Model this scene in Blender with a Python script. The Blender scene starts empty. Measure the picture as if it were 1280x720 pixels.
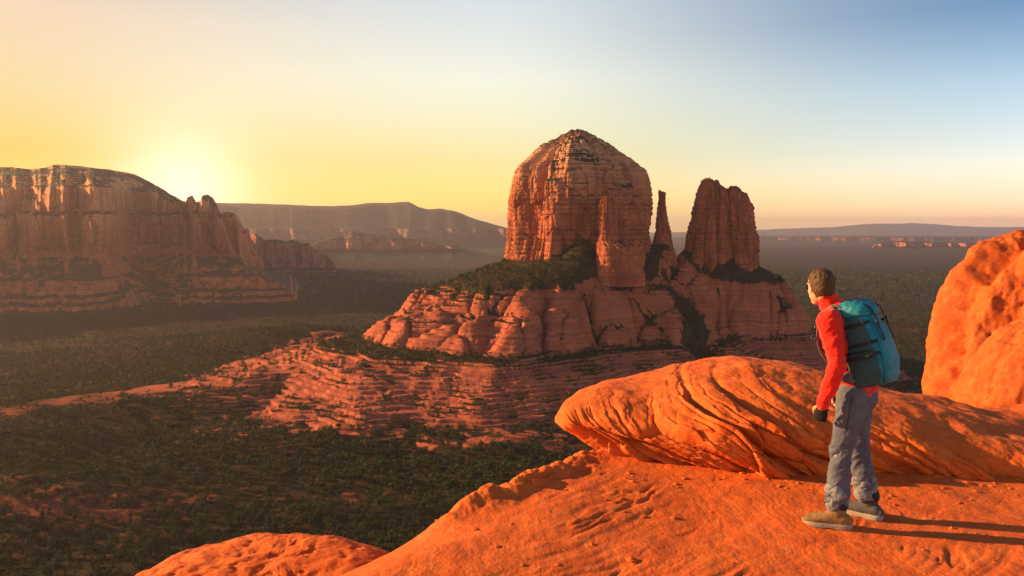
import bpy, bmesh, math, random
import numpy as np
from mathutils import Vector, Matrix, Euler

random.seed(7)
RNG = np.random.default_rng(11)
SC = bpy.context.scene
COL = SC.collection
F = 996.0                      # focal length in photo pixels (1280 wide)
TILT = math.atan(75.0 / F)
EYE = 2.04
SUN_AZ, SUN_EL = math.radians(-77), math.radians(16.0)   # azimuth from +Y, negative = left

def slope(y):                  # rise per metre of depth seen at picture row y
    dy = (360.0 - y) / F
    return (-math.sin(TILT) + dy * math.cos(TILT)) / (math.cos(TILT) + dy * math.sin(TILT))
def zat(y, Y): return EYE + slope(y) * Y
def xat(x, y, Y):
    dy = (360.0 - y) / F
    return (x - 640.0) / F / (math.cos(TILT) + dy * math.sin(TILT)) * Y

# ---------------------------------------------------------------- noise
_perm = np.random.default_rng(5).permutation(256).astype(np.int32)
_perm = np.concatenate([_perm, _perm, _perm])
_g = np.random.default_rng(6).normal(size=(256, 3)); _g /= np.linalg.norm(_g, axis=1)[:, None]
_g = _g.astype(np.float32)
def noise(x, y, z=0.0):
    x, y, z = np.broadcast_arrays(np.asarray(x, np.float64), np.asarray(y, np.float64), np.asarray(z, np.float64))
    xi, yi, zi = np.floor(x), np.floor(y), np.floor(z)
    fx, fy, fz = (x - xi).astype(np.float32), (y - yi).astype(np.float32), (z - zi).astype(np.float32)
    xi, yi, zi = xi.astype(np.int64) & 255, yi.astype(np.int64) & 255, zi.astype(np.int64) & 255
    u, v, w = [f * f * f * (f * (f * 6 - 15) + 10) for f in (fx, fy, fz)]
    def g(a, b, c):
        h = _perm[_perm[_perm[(xi + a) & 255] + ((yi + b) & 255)] + ((zi + c) & 255)]
        gr = _g[h]
        return gr[..., 0] * (fx - a) + gr[..., 1] * (fy - b) + gr[..., 2] * (fz - c)
    def l(a, b, t): return a + (b - a) * t
    return 1.6 * l(l(l(g(0,0,0), g(1,0,0), u), l(g(0,1,0), g(1,1,0), u), v),
                   l(l(g(0,0,1), g(1,0,1), u), l(g(0,1,1), g(1,1,1), u), v), w)
def fbm(x, y, z=0.0, o=4, gain=.5):
    s = 0.0; a = 1.0; f = 1.0
    for i in range(o):
        s = s + a * noise(np.asarray(x) * f + 17.3 * i, np.asarray(y) * f - 9.1 * i, np.asarray(z) * f + 3.7 * i)
        a *= gain; f *= 2.03
    return s
def worley(x, y, seed=0):
    x = np.asarray(x, float); y = np.asarray(y, float)
    xi, yi = np.floor(x).astype(int), np.floor(y).astype(int)
    f1 = np.full(x.shape, 9.0); f2 = np.full(x.shape, 9.0); idn = np.zeros(x.shape)
    for a in (-1, 0, 1):
        for b in (-1, 0, 1):
            cx, cy = xi + a, yi + b
            h = _perm[_perm[(cx + seed) & 255] + (cy & 255)]
            px = cx + (h & 15) / 15.0 * .9 + .05; py = cy + (h >> 4) / 15.0 * .9 + .05
            d = np.hypot(px - x, py - y)
            m = d < f1
            f2 = np.where(m, f1, np.minimum(f2, d)); idn = np.where(m, h / 255.0, idn); f1 = np.where(m, d, f1)
    return f1, f2, idn
def sstep(a, b, x):
    t = np.clip((np.asarray(x, float) - a) / (b - a), 0, 1)
    return t * t * (3 - 2 * t)
def mixf(a, b, t): return a + (b - a) * t
def strata(s, sharp=.75, seed=3.1):
    """layered relief of a bedding coordinate: flat ledges parted by undercut joints, 0..1"""
    s = s + .35 * noise(s * .37, seed, 0)
    fr = s - np.floor(s)
    k = _perm[(np.floor(s).astype(int)) & 255] / 255.0
    edge = sstep(0, .16, fr) * (1 - sstep(sharp, 1.0, fr))
    return edge * (.45 + .55 * k)

# ---------------------------------------------------------------- objects
def tag(o, label=None, cat=None, group=None, kind=None):
    if label: o['label'] = label
    if cat: o['category'] = cat
    if group: o['group'] = group
    if kind: o['kind'] = kind
    return o
def mesh_arrays(name, co, quads=None, tris=None, smooth=True):
    me = bpy.data.meshes.new(name)
    co = np.asarray(co, np.float32).reshape(-1, 3)
    fl = []; n = []
    if quads is not None and len(quads): fl.append(np.asarray(quads, np.int32).ravel()); n += [np.full(len(quads), 4, np.int32)]
    if tris is not None and len(tris): fl.append(np.asarray(tris, np.int32).ravel()); n += [np.full(len(tris), 3, np.int32)]
    loops = np.concatenate(fl); n = np.concatenate(n)
    me.vertices.add(len(co)); me.vertices.foreach_set('co', co.ravel())
    me.loops.add(len(loops)); me.loops.foreach_set('vertex_index', loops)
    me.polygons.add(len(n)); st = np.concatenate([[0], np.cumsum(n)[:-1]]).astype(np.int32)
    me.polygons.foreach_set('loop_start', st); me.polygons.foreach_set('loop_total', n)
    me.polygons.foreach_set('use_smooth', np.full(len(n), smooth))
    me.update(calc_edges=True)
    return me
def grid_quads(nr, nc, wrap=False, flip=False):
    i = np.arange(nr - 1)[:, None]; j = np.arange(nc if wrap else nc - 1)[None, :]
    j2 = (j + 1) % nc
    a = i * nc + j; b = i * nc + j2; c = (i + 1) * nc + j2; d = (i + 1) * nc + j
    q = np.stack([a, b, c, d], -1).reshape(-1, 4)
    return q[:, ::-1] if flip else q
def link(name, me, mat=None, parent=None):
    o = bpy.data.objects.new(name, me); COL.objects.link(o)
    if mat: me.materials.append(mat)
    if parent: o.parent = parent
    return o
def attr(me, name, vals):
    a = me.attributes.new(name, 'FLOAT', 'POINT'); a.data.foreach_set('value', np.asarray(vals, np.float32).ravel())
def empty(name, loc=(0, 0, 0), rz=0):
    o = bpy.data.objects.new(name, None); COL.objects.link(o); o.location = loc; o.rotation_euler = (0, 0, rz)
    o.empty_display_size = .2
    return o

# ---------------------------------------------------------------- materials
class NT:
    def __init__(s, name, rough=.85, spec=.25):
        s.m = bpy.data.materials.new(name); s.m.use_nodes = True
        s.t = s.m.node_tree; s.b = s.t.nodes['Principled BSDF']
        s.b.inputs['Roughness'].default_value = rough
        s.b.inputs['Specular IOR Level'].default_value = spec
    def n(s, t, **k):
        x = s.t.nodes.new(t)
        for a, v in k.items(): setattr(x, a, v)
        return x
    def l(s, a, b): s.t.links.new(a, b)
    def put(s, sock, v):
        if v is None: return
        if hasattr(v, 'is_output') or isinstance(v, bpy.types.NodeSocket): s.l(v, sock)
        elif isinstance(v, (tuple, list)) and len(v) == 3 and sock.type == 'RGBA': sock.default_value = (*v, 1)
        else: sock.default_value = v
    def coord(s, k='Object'): return s.n('ShaderNodeTexCoord').outputs[k]
    def map(s, v, scale=(1, 1, 1), rot=(0, 0, 0)):
        m = s.n('ShaderNodeMapping'); s.l(v, m.inputs[0]); m.inputs['Scale'].default_value = scale; m.inputs['Rotation'].default_value = rot
        return m.outputs[0]
    def noise(s, v, scale, detail=6, rough=.6, dist=0):
        x = s.n('ShaderNodeTexNoise'); s.put(x.inputs['Vector'], v); x.inputs['Scale'].default_value = scale
        x.inputs['Detail'].default_value = detail; x.inputs['Roughness'].default_value = rough; x.inputs['Distortion'].default_value = dist
        return x.outputs['Fac']
    def voro(s, v, scale, feature='F1', out='Distance'):
        x = s.n('ShaderNodeTexVoronoi', feature=feature); s.put(x.inputs['Vector'], v); x.inputs['Scale'].default_value = scale
        return x.outputs[out]
    def ramp(s, v, stops, interp='LINEAR'):
        x = s.n('ShaderNodeValToRGB'); s.l(v, x.inputs[0]); e = x.color_ramp; e.interpolation = interp
        while len(e.elements) < len(stops): e.elements.new(.5)
        for i, (p, c) in enumerate(stops):
            e.elements[i].position = p; e.elements[i].color = (*c, 1) if isinstance(c, tuple) else (c, c, c, 1)
        return x.outputs[0]
    def mix(s, f, a, b, mode='MIX'):
        x = s.n('ShaderNodeMix', data_type='RGBA', blend_type=mode); x.clamp_factor = True
        s.put(x.inputs[0], f); s.put(x.inputs[6], a); s.put(x.inputs[7], b)
        return x.outputs[2]
    def math(s, op, a, b=None, c=None):
        x = s.n('ShaderNodeMath', operation=op)
        for i, v in enumerate((a, b, c)):
            if v is not None: s.put(x.inputs[i], v)
        return x.outputs[0]
    def attr(s, name): return s.n('ShaderNodeAttribute', attribute_name=name).outputs['Fac']
    def sep(s, v):
        x = s.n('ShaderNodeSeparateXYZ'); s.l(v, x.inputs[0]); return x.outputs
    def normal_z(s): return s.sep(s.n('ShaderNodeNewGeometry').outputs['Normal'])[2]
    def bump(s, h, dist, strength=1.0, prev=None):
        x = s.n('ShaderNodeBump'); s.put(x.inputs['Height'], h); x.inputs['Distance'].default_value = dist
        x.inputs['Strength'].default_value = strength
        if prev: s.l(prev, x.inputs['Normal'])
        return x.outputs[0]
    def out(s, col=None, nrm=None):
        if col is not None: s.put(s.b.inputs['Base Color'], col)
        if nrm: s.l(nrm, s.b.inputs['Normal'])
        return s.m

def mat_slickrock(name, hue=(.72, .148, .022), dark=(.42, .070, .014), dip=(.42, 0, .9), sc=1.0):
    t = NT(name, .85, .18)
    c = t.coord()
    warp = t.noise(c, 1.3 * sc, 5)
    v = t.n('ShaderNodeVectorMath', operation='DOT_PRODUCT'); t.l(c, v.inputs[0]); v.inputs[1].default_value = dip
    s = t.math('ADD', t.math('MULTIPLY', v.outputs['Value'], 9 * sc), t.math('MULTIPLY', warp, 2.4))
    cs = t.n('ShaderNodeCombineXYZ'); t.l(s, cs.inputs[2])
    lay = t.noise(cs.outputs[0], 1.0, 4, .7)
    mot = t.noise(c, 2.6 * sc, 8, .68)
    fine = t.noise(c, 38 * sc, 6, .7)
    pits = t.voro(t.map(c, (1, 1, 1.6)), 26 * sc)
    col = t.mix(t.ramp(mot, [(.32, 0.0), (.68, 1.0)]), dark, hue)
    col = t.mix(t.ramp(lay, [(.38, .55), (.62, 0.0)]), col, tuple(x * .72 for x in hue))
    col = t.mix(t.math('MULTIPLY', t.ramp(t.noise(c, 7 * sc, 6, .7), [(.5, 0.0), (.75, 1.0)]), .5), col, (.72, .25, .075))
    blot = t.ramp(t.noise(t.map(c, (1, 1, 1)), 3.7 * sc, 9, .75, .6), [(.62, 0.0), (.70, 1.0)])
    col = t.mix(t.math('MULTIPLY', blot, .55), col, (.17, .05, .03))
    col = t.mix(t.math('MULTIPLY', t.ramp(fine, [(.3, 1.0), (.55, 0.0)]), .35), col, dark)
    b = t.bump(t.math('MULTIPLY', lay, 1.0), .022 / sc, .8)
    b = t.bump(t.noise(t.map(c, (1, 1, 1.8)), 6 * sc, 8, .58), .022 / sc, .8, b)
    b = t.bump(t.ramp(pits, [(0.0, 0.0), (.35, 1.0)]), .003 / sc, .6, b)
    b = t.bump(fine, .004 / sc, .8, b)
    return t.out(col, b)

def mat_cliff(name, hue, dark, pale, zlo, zhi, band=7.0, veg=.62, scrub=(.020, .025, .011), lay_k=1.0):
    """tall sandstone: horizontal beds, streaked faces, paler beds upward, scrub where the ground is flat"""
    t = NT(name, .9, .1)
    c = t.coord(); z = t.sep(c)[2]
    warp = t.noise(c, .02, 4)
    s = t.math('ADD', t.math('DIVIDE', z, band), t.math('ADD', t.math('MULTIPLY', warp, 3.0), t.math('MULTIPLY', t.noise(c, .09, 4), 1.5)))
    cs = t.n('ShaderNodeCombineXYZ'); t.l(s, cs.inputs[2])
    lay = t.noise(cs.outputs[0], 1.0, 5, .75)
    streak = t.noise(t.map(c, (1, 1, .10)), .05, 8, .68)
    mot = t.noise(c, .05, 8, .7)
    col = t.mix(t.ramp(mot, [(.3, 0.0), (.7, 1.0)]), dark, hue)
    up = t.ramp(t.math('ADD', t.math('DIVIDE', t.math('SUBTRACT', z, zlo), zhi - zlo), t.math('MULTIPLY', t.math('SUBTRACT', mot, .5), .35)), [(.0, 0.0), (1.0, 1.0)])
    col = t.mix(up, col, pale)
    col = t.mix(t.ramp(lay, [(.35, .6 * lay_k), (.5, 0.0)]), col, dark)
    col = t.mix(t.ramp(lay, [(.55, .0), (.72, .35 * lay_k)]), col, pale)
    col = t.mix(t.math('MULTIPLY', t.ramp(streak, [(.48, 0.0), (.62, .8)]), .8), col, tuple(x * .5 for x in dark))
    nz = t.normal_z()
    nz = t.math('ADD', nz, t.math('MULTIPLY', t.math('SUBTRACT', t.noise(c, .022, 5, .7), .5), 1.8))
    vm = t.math('ADD', nz, t.math('MULTIPLY', t.math('SUBTRACT', t.noise(c, .16, 6, .75), .5), 1.3))
    col = t.mix(t.ramp(vm, [(veg - .04, 0.0), (veg + .04, 1.0)]), col, t.mix(t.noise(c, .6, 3), scrub, tuple(x * 2 for x in scrub)))
    b = t.bump(lay, 2.2, .9)
    b = t.bump(t.noise(t.map(c, (1, 1, .35)), .12, 8, .7), 4.0, .8, b)
    b = t.bump(t.noise(c, .7, 5, .7), 1.0, .8, b)
    return t.out(col, b)
HAZE = 0.42e-4
SKY_S, GRAD_S = .05, .36
SUN_E, SUN_C, EXPO = 5.0, (1.0, .58, .24), 1.3
# ================================================================ distant land
A0, B0 = np.array([80., 1000.]), np.array([262., 1012.])
_pd = np.array([0, 55, 86, 104, 112, 127, 133, 150, 160, 176, 188, 204, 210, 228, 236, 262, 290, 330, 420, 700.])
_pz = np.array([-33, -36, -44, -57, -61, -83, -87, -115, -124, -129, -137, -144, -147, -155, -159, -169, -174, -179, -187, -191.])
def ped_d(x, y):
    dx, dy = x - A0[0], y - A0[1]; d = np.hypot(dx, dy); c = (dx * -.90 + dy * -.42) / (d + 1e-6)
    dA = d * (1 + .06 * sstep(.5, .9, -dy / (d + 1e-6))) / (1 + .68 * sstep(.15, 1.0, c) + .12 * sstep(.3, 1, dx / (d + 1e-6)))
    bx, by = x - B0[0], y - B0[1]; e = np.hypot(bx, by)
    dB = e / (.50 + .24 * sstep(.2, 1, bx / (e + 1e-6)))
    far_ = np.maximum(0, e - 130)
    dB = dB - .42 * far_                                   # the lower benches run on to the right
    d = np.minimum(dA, dB)
    but = np.abs(noise(x / 40 + .3 * noise(x / 30, y / 30, 3), y / 150, 6.6)); fr_ = sstep(86, 104, d) * (1 - sstep(150, 161, d))
    d = d + fr_ * (17 * np.exp(-but / .10) - 9 * sstep(.1, .5, but)) * sstep(-60, 0, x)
    return d + (15 * fbm(x / 95, y / 95, 2.2, 3) + 2 * fbm(x / 24, y / 24, 5.2, 3)) * sstep(50, 120, d)
def land_parts(x, y):
    x = np.asarray(x, float); y = np.asarray(y, float)
    r = np.hypot(x, y)
    base = -178 + 7 * fbm(x / 330, y / 330, .5, 4) + 2.0 * fbm(x / 60, y / 60, 4.5, 3)
    base = base - 12 * sstep(850, 1250, y) * (1 - sstep(-100, 500, x))
    # spur running down to the left of the butte
    cx = np.array([-600, -470, -360, -270, -160]); cy = np.array([640., 730, 790, 830, 890.])
    yc = np.interp(x, cx, cy); hc = np.interp(x, [-700, -600, -360, -160, 100], [3, 9, 20, 40, 40])
    base = base + hc * np.exp(-((y - yc) / np.where(y > yc, 55, 105)) ** 2) * (1 - sstep(-120, 0, x))
    # wooded ridge behind the spur, low red hill at near left, rise at right
    base = base + 42 * np.exp(-((x + 290 + (y - 1150) * .4) / 260) ** 2 - ((y - 1180) / 110) ** 2)
    base = base + (17 + 3 * fbm(x / 25, y / 25, 1, 3)) * np.exp(-((x + 330) / 105) ** 2 - ((y - 520) / 62) ** 2)
    base = base + 12 * np.exp(-((x + 10) / 70) ** 2 - ((y - 640) / 30) ** 2) + 7 * np.exp(-((x - 90) / 90) ** 2 - ((y - 560) / 26) ** 2)
    base = base + 34 * np.exp(-((x - 760) / 300) ** 2 - ((y - 1300) / 130) ** 2)
    d = ped_d(x, y)
    lin = np.interp(d, [0, 50, 86, 104, 112, 127, 134, 160, 176, 188, 198, 700], [-33, -38, -60, -76, -80, -98, -102, -126, -130, -137, -141, -200])
    dd_ = np.hypot(x - A0[0], y - A0[1]) + 1e-6; lw = np.maximum(sstep(.45, .9, ((x - A0[0]) * -.98 + (y - A0[1]) * -.2) / dd_), .72)
    ped = np.interp(d, _pd, _pz); ped = np.where(d < 198, mixf(ped, np.maximum(lin, ped - 22), lw), ped)
    w = 1 - sstep(300, 420, d)
    z = np.maximum(base, ped * w + base * (1 - w)) 
    # bulbous slickrock relief and joints on the pedestal
    rockz = sstep(84, 108, d) * (1 - sstep(285, 325, d))
    f1, f2, _ = worley(x / 46 + .3 * noise(x / 40, y / 40, 3), y / 34 + .3 * noise(x / 40, y / 40, 8), 4)
    up = sstep(88, 110, d) * (1 - sstep(150, 160, d))
    lo = sstep(184, 196, d) * (1 - sstep(262, 300, d))
    z = z + up * (6 * (1 - f1 * f1 * 1.4) - 4 - 9 * np.exp(-(f2 - f1) / .08) + 8 * fbm(x / 60, y / 45, 1.9, 2))
    g1, g2, _ = worley(x / 34 + .6 * noise(x / 30, y / 30, 5), y / 12 + .6 * noise(x / 30, y / 30, 2), 9)
    z = z + (.8 * lo + .5 * up) * (.15 * (1 - g1 * g1) - .8 * np.exp(-(g2 - g1) / .07)) + lo * 1.2 * noise(x / 60, y / 26, 4)
    # talus cones: the wooded saddle by the spire and the fan in front of the dome's alcove
    z = z + 44 * np.exp(-((x - 192) / 42) ** 2 - ((y - 1003) / 56) ** 2) + 36 * np.exp(-(np.abs(x - 84) / 24) ** 1.5 - ((y - 926) / 26) ** 2)
    # gully between the two buttes
    gl_ = np.exp(-((x - (196 + (985 - y) * .16 + 9 * noise(y / 22, 1, 1))) / 19) ** 2) * (1 - sstep(930, 965, y)) * sstep(835, 860, y)
    z = z - 22 * gl_ * sstep(70, 95, d)
    # bedding steps
    P = np.where(d > 170, 2.9, 5.0)
    h = z / P + .6 * noise(x / 90, y / 90, 7.7)
    fr = h - np.floor(h)
    st = (np.floor(h) + sstep(.36, .64, fr) - h) * P
    z = z + st * rockz * np.where(d > 170, .9, .6) + rockz * .3 * fbm(x / 9, y / 9, z / 9, 4)
    # far plain flattens
    far = sstep(2400, 4500, r)
    z = mixf(z, -185 + 10 * fbm(x / 2500, y / 2500, 9, 4), far)
    cap = -9 - .53 * np.maximum(y, 0) - .0 * r
    near = z < cap
    z = np.maximum(z, np.where(y < 340, cap, -1e9))
    bt_ = np.abs(noise(x / 40 + .3 * noise(x / 30, y / 30, 3), y / 150, 6.6)); crev = 1.6 * gl_ + 1.1 * np.exp(-bt_ / .05) * sstep(-60, 0, x) * up + np.exp(-(f2 - f1) / .07) * up + .5 * np.exp(-(g2 - g1) / .05) * rockz
    return z, d, rockz, crev
def veg_mask(x, y, z, d, slope_, rockz, crev):
    n1 = fbm(x / 70, y / 70, 3.3, 4); n2 = fbm(x / 22, y / 22, 6.1, 3)
    v = .98 + .34 * n1 + .22 * n2
    # bare red ground: near-left hill, spur crest, small openings
    v = v - .46 * np.exp(-((x + 335) / 120) ** 2 - ((y - 505) / 60) ** 2)
    sp = np.exp(-((y - np.interp(x, [-600, -470, -360, -270, -160], [640., 730, 790, 830, 890.])) / 42) ** 2) * sstep(-520, -330, x) * (1 - sstep(-150, -60, x))
    v = v - 1.0 * sp
    v = v - .6 * np.exp(-((x - 60) / 130) ** 2 - ((y - 632) / 22) ** 2)
    # pedestal: benches wooded, slickrock bare
    u = np.where(d + 6 * n2 < 97, 1.0, np.where(d < 156, -.25 + .45 * n1, np.where(d < 184 + 8 * n2, 1.25, -.12 + .9 * n2 + .45 * n1)))
    k = 1 - sstep(236, 272, d + 22 * n2)
    v = mixf(v, u, k)
    v = v - 1.6 * sstep(.75, 1.2, slope_) * rockz * (d > 97) * (crev < .8)
    v = v + 1.1 * crev * sstep(-.2, .2, n1 + n2) + rockz * .95 * (1 - sstep(.25, .45, slope_)) * sstep(-.1, .35, n2)
    v = v + 1.6 * np.exp(-(np.abs(x - 100) / 62) ** 4 - ((y - 922) / 30) ** 2)
    v = v + 1.5 * sstep(.8, 1.3, crev)
    v = v + (1.1 * np.exp(-((d - 108) / 5) ** 2) + 1.0 * np.exp(-((d - 131) / 4) ** 2)) * sstep(-.15, .3, fbm(x / 38, y / 38, 8.1, 2))
    # upper left flank of the butte keeps its scrub
    v = v + 1.5 * sstep(20, -50, x + (y - 930) * .35) * (d > 80) * (1 - sstep(112, 132, d + 10 * n2)) + 1.3 * (d > 84) * (d < 115) * sstep(150, 175, x) * (1 - sstep(225, 245, x)) * 1.0
    return np.clip(v, 0, 1)

NA, NR = 1250, 1000
TH = np.linspace(math.radians(-50), math.radians(50), NA)
# finer rings over the butte's pedestal
_lr = np.concatenate([np.geomspace(8, 330, 60, endpoint=False), np.geomspace(330, 640, 170, endpoint=False),
                      np.linspace(640, 1120, 430, endpoint=False), np.geomspace(1120, 3000, 190, endpoint=False), np.geomspace(3000, 26000, 150)])
RR = _lr; NR = len(RR)
GX = RR[:, None] * np.sin(TH)[None, :]; GY = RR[:, None] * np.cos(TH)[None, :]
GZ, GD, GROCK, GCR = land_parts(GX, GY)
dzr = np.gradient(GZ, RR, axis=0); dzt = np.gradient(GZ, TH, axis=1) / RR[:, None]
GS = np.hypot(dzr, dzt)
GV = veg_mask(GX, GY, GZ, GD, GS, GROCK, GCR)
def samp(A, x, y):
    r = np.hypot(x, y); th = np.arctan2(x, y)
    i = np.interp(r, RR, np.arange(NR)); j = (th - TH[0]) / (TH[1] - TH[0])
    i = np.clip(i, 0, NR - 1.001); j = np.clip(j, 0, NA - 1.001)
    i0, j0 = i.astype(int), j.astype(int); a, b = i - i0, j - j0
    return (A[i0, j0] * (1 - a) * (1 - b) + A[i0 + 1, j0] * a * (1 - b) + A[i0, j0 + 1] * (1 - a) * b + A[i0 + 1, j0 + 1] * a * b)

def mat_land():
    t = NT('valley_ground', .95, .05)
    c = t.coord(); z = t.sep(c)[2]
    veg = t.attr('veg'); rk = t.attr('rock')
    mot = t.noise(c, .045, 8, .7); fn = t.noise(c, .35, 6, .7)
    red = t.mix(t.ramp(mot, [(.3, 0.0), (.7, 1.0)]), (.30, .078, .044), (.55, .155, .086))
    cs = t.n('ShaderNodeCombineXYZ'); t.l(t.math('ADD', t.math('DIVIDE', z, 3.6), t.math('MULTIPLY', t.noise(c, .02, 4), 4.0)), cs.inputs[2])
    lay = t.noise(cs.outputs[0], 1.0, 5, .75)
    red2 = t.mix(t.ramp(lay, [(.38, .75), (.52, 0.0)]), red, (.19, .05, .035))
    red2 = t.mix(t.ramp(lay, [(.55, 0.0), (.7, .5)]), red2, (.62, .25, .145))
    red = t.mix(rk, t.mix(.62, red, (.10, .032, .020)), red2)
    red = t.mix(t.math('MULTIPLY', t.ramp(fn, [(.35, 1.0), (.5, 0.0)]), .45), red, (.13, .04, .03))
    grn = t.mix(t.noise(c, .25, 4, .7), (.016, .018, .009), (.044, .032, .018))
    grn = t.mix(t.math('MULTIPLY', t.ramp(t.noise(c, .09, 6, .75), [(.52, 0.0), (.66, 1.0)]), .9), grn, (.105, .040, .022))
    f = t.math('ADD', t.math('ADD', t.math('MULTIPLY', veg, 1.5), -.45), t.math('MULTIPLY', t.math('SUBTRACT', t.noise(c, .16, 7, .75), .5), 1.6))
    col = t.mix(t.ramp(f, [(.35, 0.0), (.6, 1.0)]), red, grn)
    b = t.bump(lay, 1.2, 1.0)
    b = t.bump(t.noise(c, .22, 8, .7), 2.0, .9, b)
    b = t.bump(fn, .8, .8, b)
    return t.out(col, b)
me = mesh_arrays('ground', np.stack([GX, GY, GZ], -1), grid_quads(NR, NA, flip=True))
attr(me, 'veg', GV); attr(me, 'rock', GROCK)
ground = tag(link('ground', me, mat_land()), 'red earth and scrub of the valley floor rising to banded slickrock benches', 'ground', kind='structure')

# ================================================================ ridges and mesas: relief over a vertical front
def relief(name, sky, front, zb, prof, mat, du=4.0, nv=90, depth=800, flute=(40, 16), seed=0, steps=None, label=None, cat=None, rim=6, top_drop=.25, low=1.0, lowz=0, gap=None):
    """sky: [(px, row)] skyline; front: [(px, Y)]; prof: [(height above zb, set-back)]"""
    u = np.arange(sky[0][0], sky[-1][0] + du, du)
    Yf = np.interp(u, *zip(*front))
    if gap:
        ap_ = np.pad(Yf, 20, mode='edge'); Yf = np.convolve(ap_, np.ones(41) / 41, 'valid') + 22 * fbm(u / 26, 3.3, 0, 3)
    sr = np.interp(u, *zip(*sky))
    kx = (u - 640) / F
    ph, pb = np.array([p[0] for p in prof], float), np.array([p[1] for p in prof], float)
    # summit height is set from the skyline at the depth of the rim
    zt = np.zeros_like(u)
    Yt = Yf + pb[-1]
    for _ in range(4):
        zt = np.array([zat(a, b) for a, b in zip(sr, Yt)])
        Yt = Yf + np.interp(zt - zb, ph, pb)
    wl = flute[0]
    zt = zt + rim * fbm(kx * Yf / (wl * .5), seed, 0, 4) * .6
    v = np.linspace(0, 1, nv)[:, None]
    Z = zb + v * (zt - zb)[None, :]
    X0 = (kx * Yf)[None, :] * np.ones_like(Z)
    ZQ = Z - zb + (14 * fbm(X0 / 110, seed, 4.4, 3) * sstep(70, 110, Z - zb) * (1 - sstep(200, 330, Z - zb)) if gap else 0)
    set_ = np.interp(ZQ, ph, pb)
    if gap:
        uw = u[None, :] + 9 * fbm(Z / 40, seed, u[None, :] / 60, 3); gw_ = sstep(gap[0] - 10, gap[0] + 14, uw) * (1 - sstep(gap[1] - 14, gap[1] + 10, uw))
        set_ = mixf(set_, np.where(Z - zb < gap[2], -110 + (Z - zb) / gap[2] * (np.interp(gap[2], ph, pb) + 110), set_), gw_)
    steep = (np.interp(ZQ + 2, ph, pb) - np.interp(ZQ - 2, ph, pb)) < 3.5
    n = fbm(X0 / wl, seed + Z / (wl * 5), seed * 1.7, 5, .55)
    rid = 1 - 2 * np.abs(noise(X0 / (wl * .8) + 3.3, seed, Z / (wl * 6)))
    fl = flute[1] * (1.3 * n - .9 * rid) * (.35 + .65 * steep)
    fl = fl + flute[1] * (.9 if gap else .2) * np.exp(-np.abs(noise(X0 / (wl * 1.3) + seed, 5.5, Z / (wl * 9))) / .06) * (.3 + .7 * steep)
    fl = fl + flute[1] * .10 * (strata(Z / 7.0 + .4 * n) - .5)
    if gap:
        for cw_, am_, h0_, h1_, sd_ in ((62, 40, 200, 330, 1), (34, 22, 150, 290, 5)):
            q_ = X0 / cw_ + .35 * noise(X0 / (cw_ * 1.7), sd_, 0); ci = np.floor(q_).astype(int); tt = 2 * (q_ - ci) - 1
            hc = h0_ + (h1_ - h0_) * _perm[(ci + 40 * sd_) & 255] / 255.0 - 26 * tt * tt
            fl = fl - am_ * np.sqrt(np.maximum(0, 1 - tt * tt)) * sstep(hc + 8, hc - 16, ZQ) * sstep(110, 165, ZQ) + am_ * .35 * np.exp(-(1 - np.abs(tt)) / .07) * sstep(hc + 8, hc - 16, ZQ) * sstep(110, 165, ZQ)
    if gap: fl = fl + 75 * fbm(X0 / 170, seed + 3, Z / 900, 3) * sstep(90, 150, Z - zb)
    fl = fl * sstep(0, .06, v) * (low + (1 - low) * sstep(lowz - 5, lowz + 15, Z - zb))
    D = set_ + fl
    # round the brow
    D = D + flute[1] * 1.2 * sstep(.86, 1.0, v) ** 2
    Y = Yf[None, :] + D
    X = kx[None, :] * Y
    # the top runs back and then drops to the plain
    rows = [np.stack([X, Y, Z], -1)]
    for k, (bk, dz) in enumerate([(.06, .0), (.2, .02), (.45, .03), (.75, .12), (1.0, .5), (1.15, 1.0)]):
        Yb = Y[-1] + depth * bk; zz = zt - (zt - zb) * np.minimum(1, dz + (top_drop * bk if dz < .4 else 0)) + rim * .5 * fbm(kx * Yb / wl, k, seed, 3) * (bk < 1)
        rows.append(np.stack([kx * Yb, Yb, np.maximum(zz, zb)], -1)[None])
    co = np.concatenate(rows, 0)
    me = mesh_arrays(name, co, grid_quads(co.shape[0], co.shape[1], flip=False))
    o = link(name, me, mat)
    return tag(o, label, cat, kind='structure')

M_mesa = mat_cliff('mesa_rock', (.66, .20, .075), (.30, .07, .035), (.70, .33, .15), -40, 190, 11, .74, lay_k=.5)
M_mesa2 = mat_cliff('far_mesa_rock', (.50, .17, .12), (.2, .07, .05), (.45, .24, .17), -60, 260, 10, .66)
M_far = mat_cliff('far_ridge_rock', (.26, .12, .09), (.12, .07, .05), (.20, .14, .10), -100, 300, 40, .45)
ZB = -190
left_sky = [(-1100, 235), (-700, 225), (-400, 215), (-150, 206), (0, 206), (50, 209), (62, 207), (78, 204), (100, 206), (140, 210), (172, 217), (190, 226),
            (205, 235), (222, 246), (229, 251), (234, 253), (237, 245), (243, 244), (247, 253), (253, 253), (255, 246), (262, 243), (268, 247), (273, 256),
            (277, 268), (283, 284), (288, 305), (296, 318), (308, 330), (322, 340), (331, 346), (345, 353), (362, 362), (372, 374), (384, 381), (396, 390)]
left_front = [(-1100, 1000), (-700, 1150), (-400, 1400), (-150, 1640), (0, 1790), (60, 1800), (132, 1815), (150, 1960), (170, 2120), (225, 2130), (238, 2000), (250, 1985), (330, 2010), (367, 2060), (396, 2200)]
left_prof = [(0, -40), (4, -8), (15, -2), (18, 26), (30, 32), (34, 62), (66, 84), (71, 112), (145, 250), (152, 256), (228, 268), (234, 284), (298, 300), (306, 330), (335, 370), (360, 430), (560, 640)]
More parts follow.
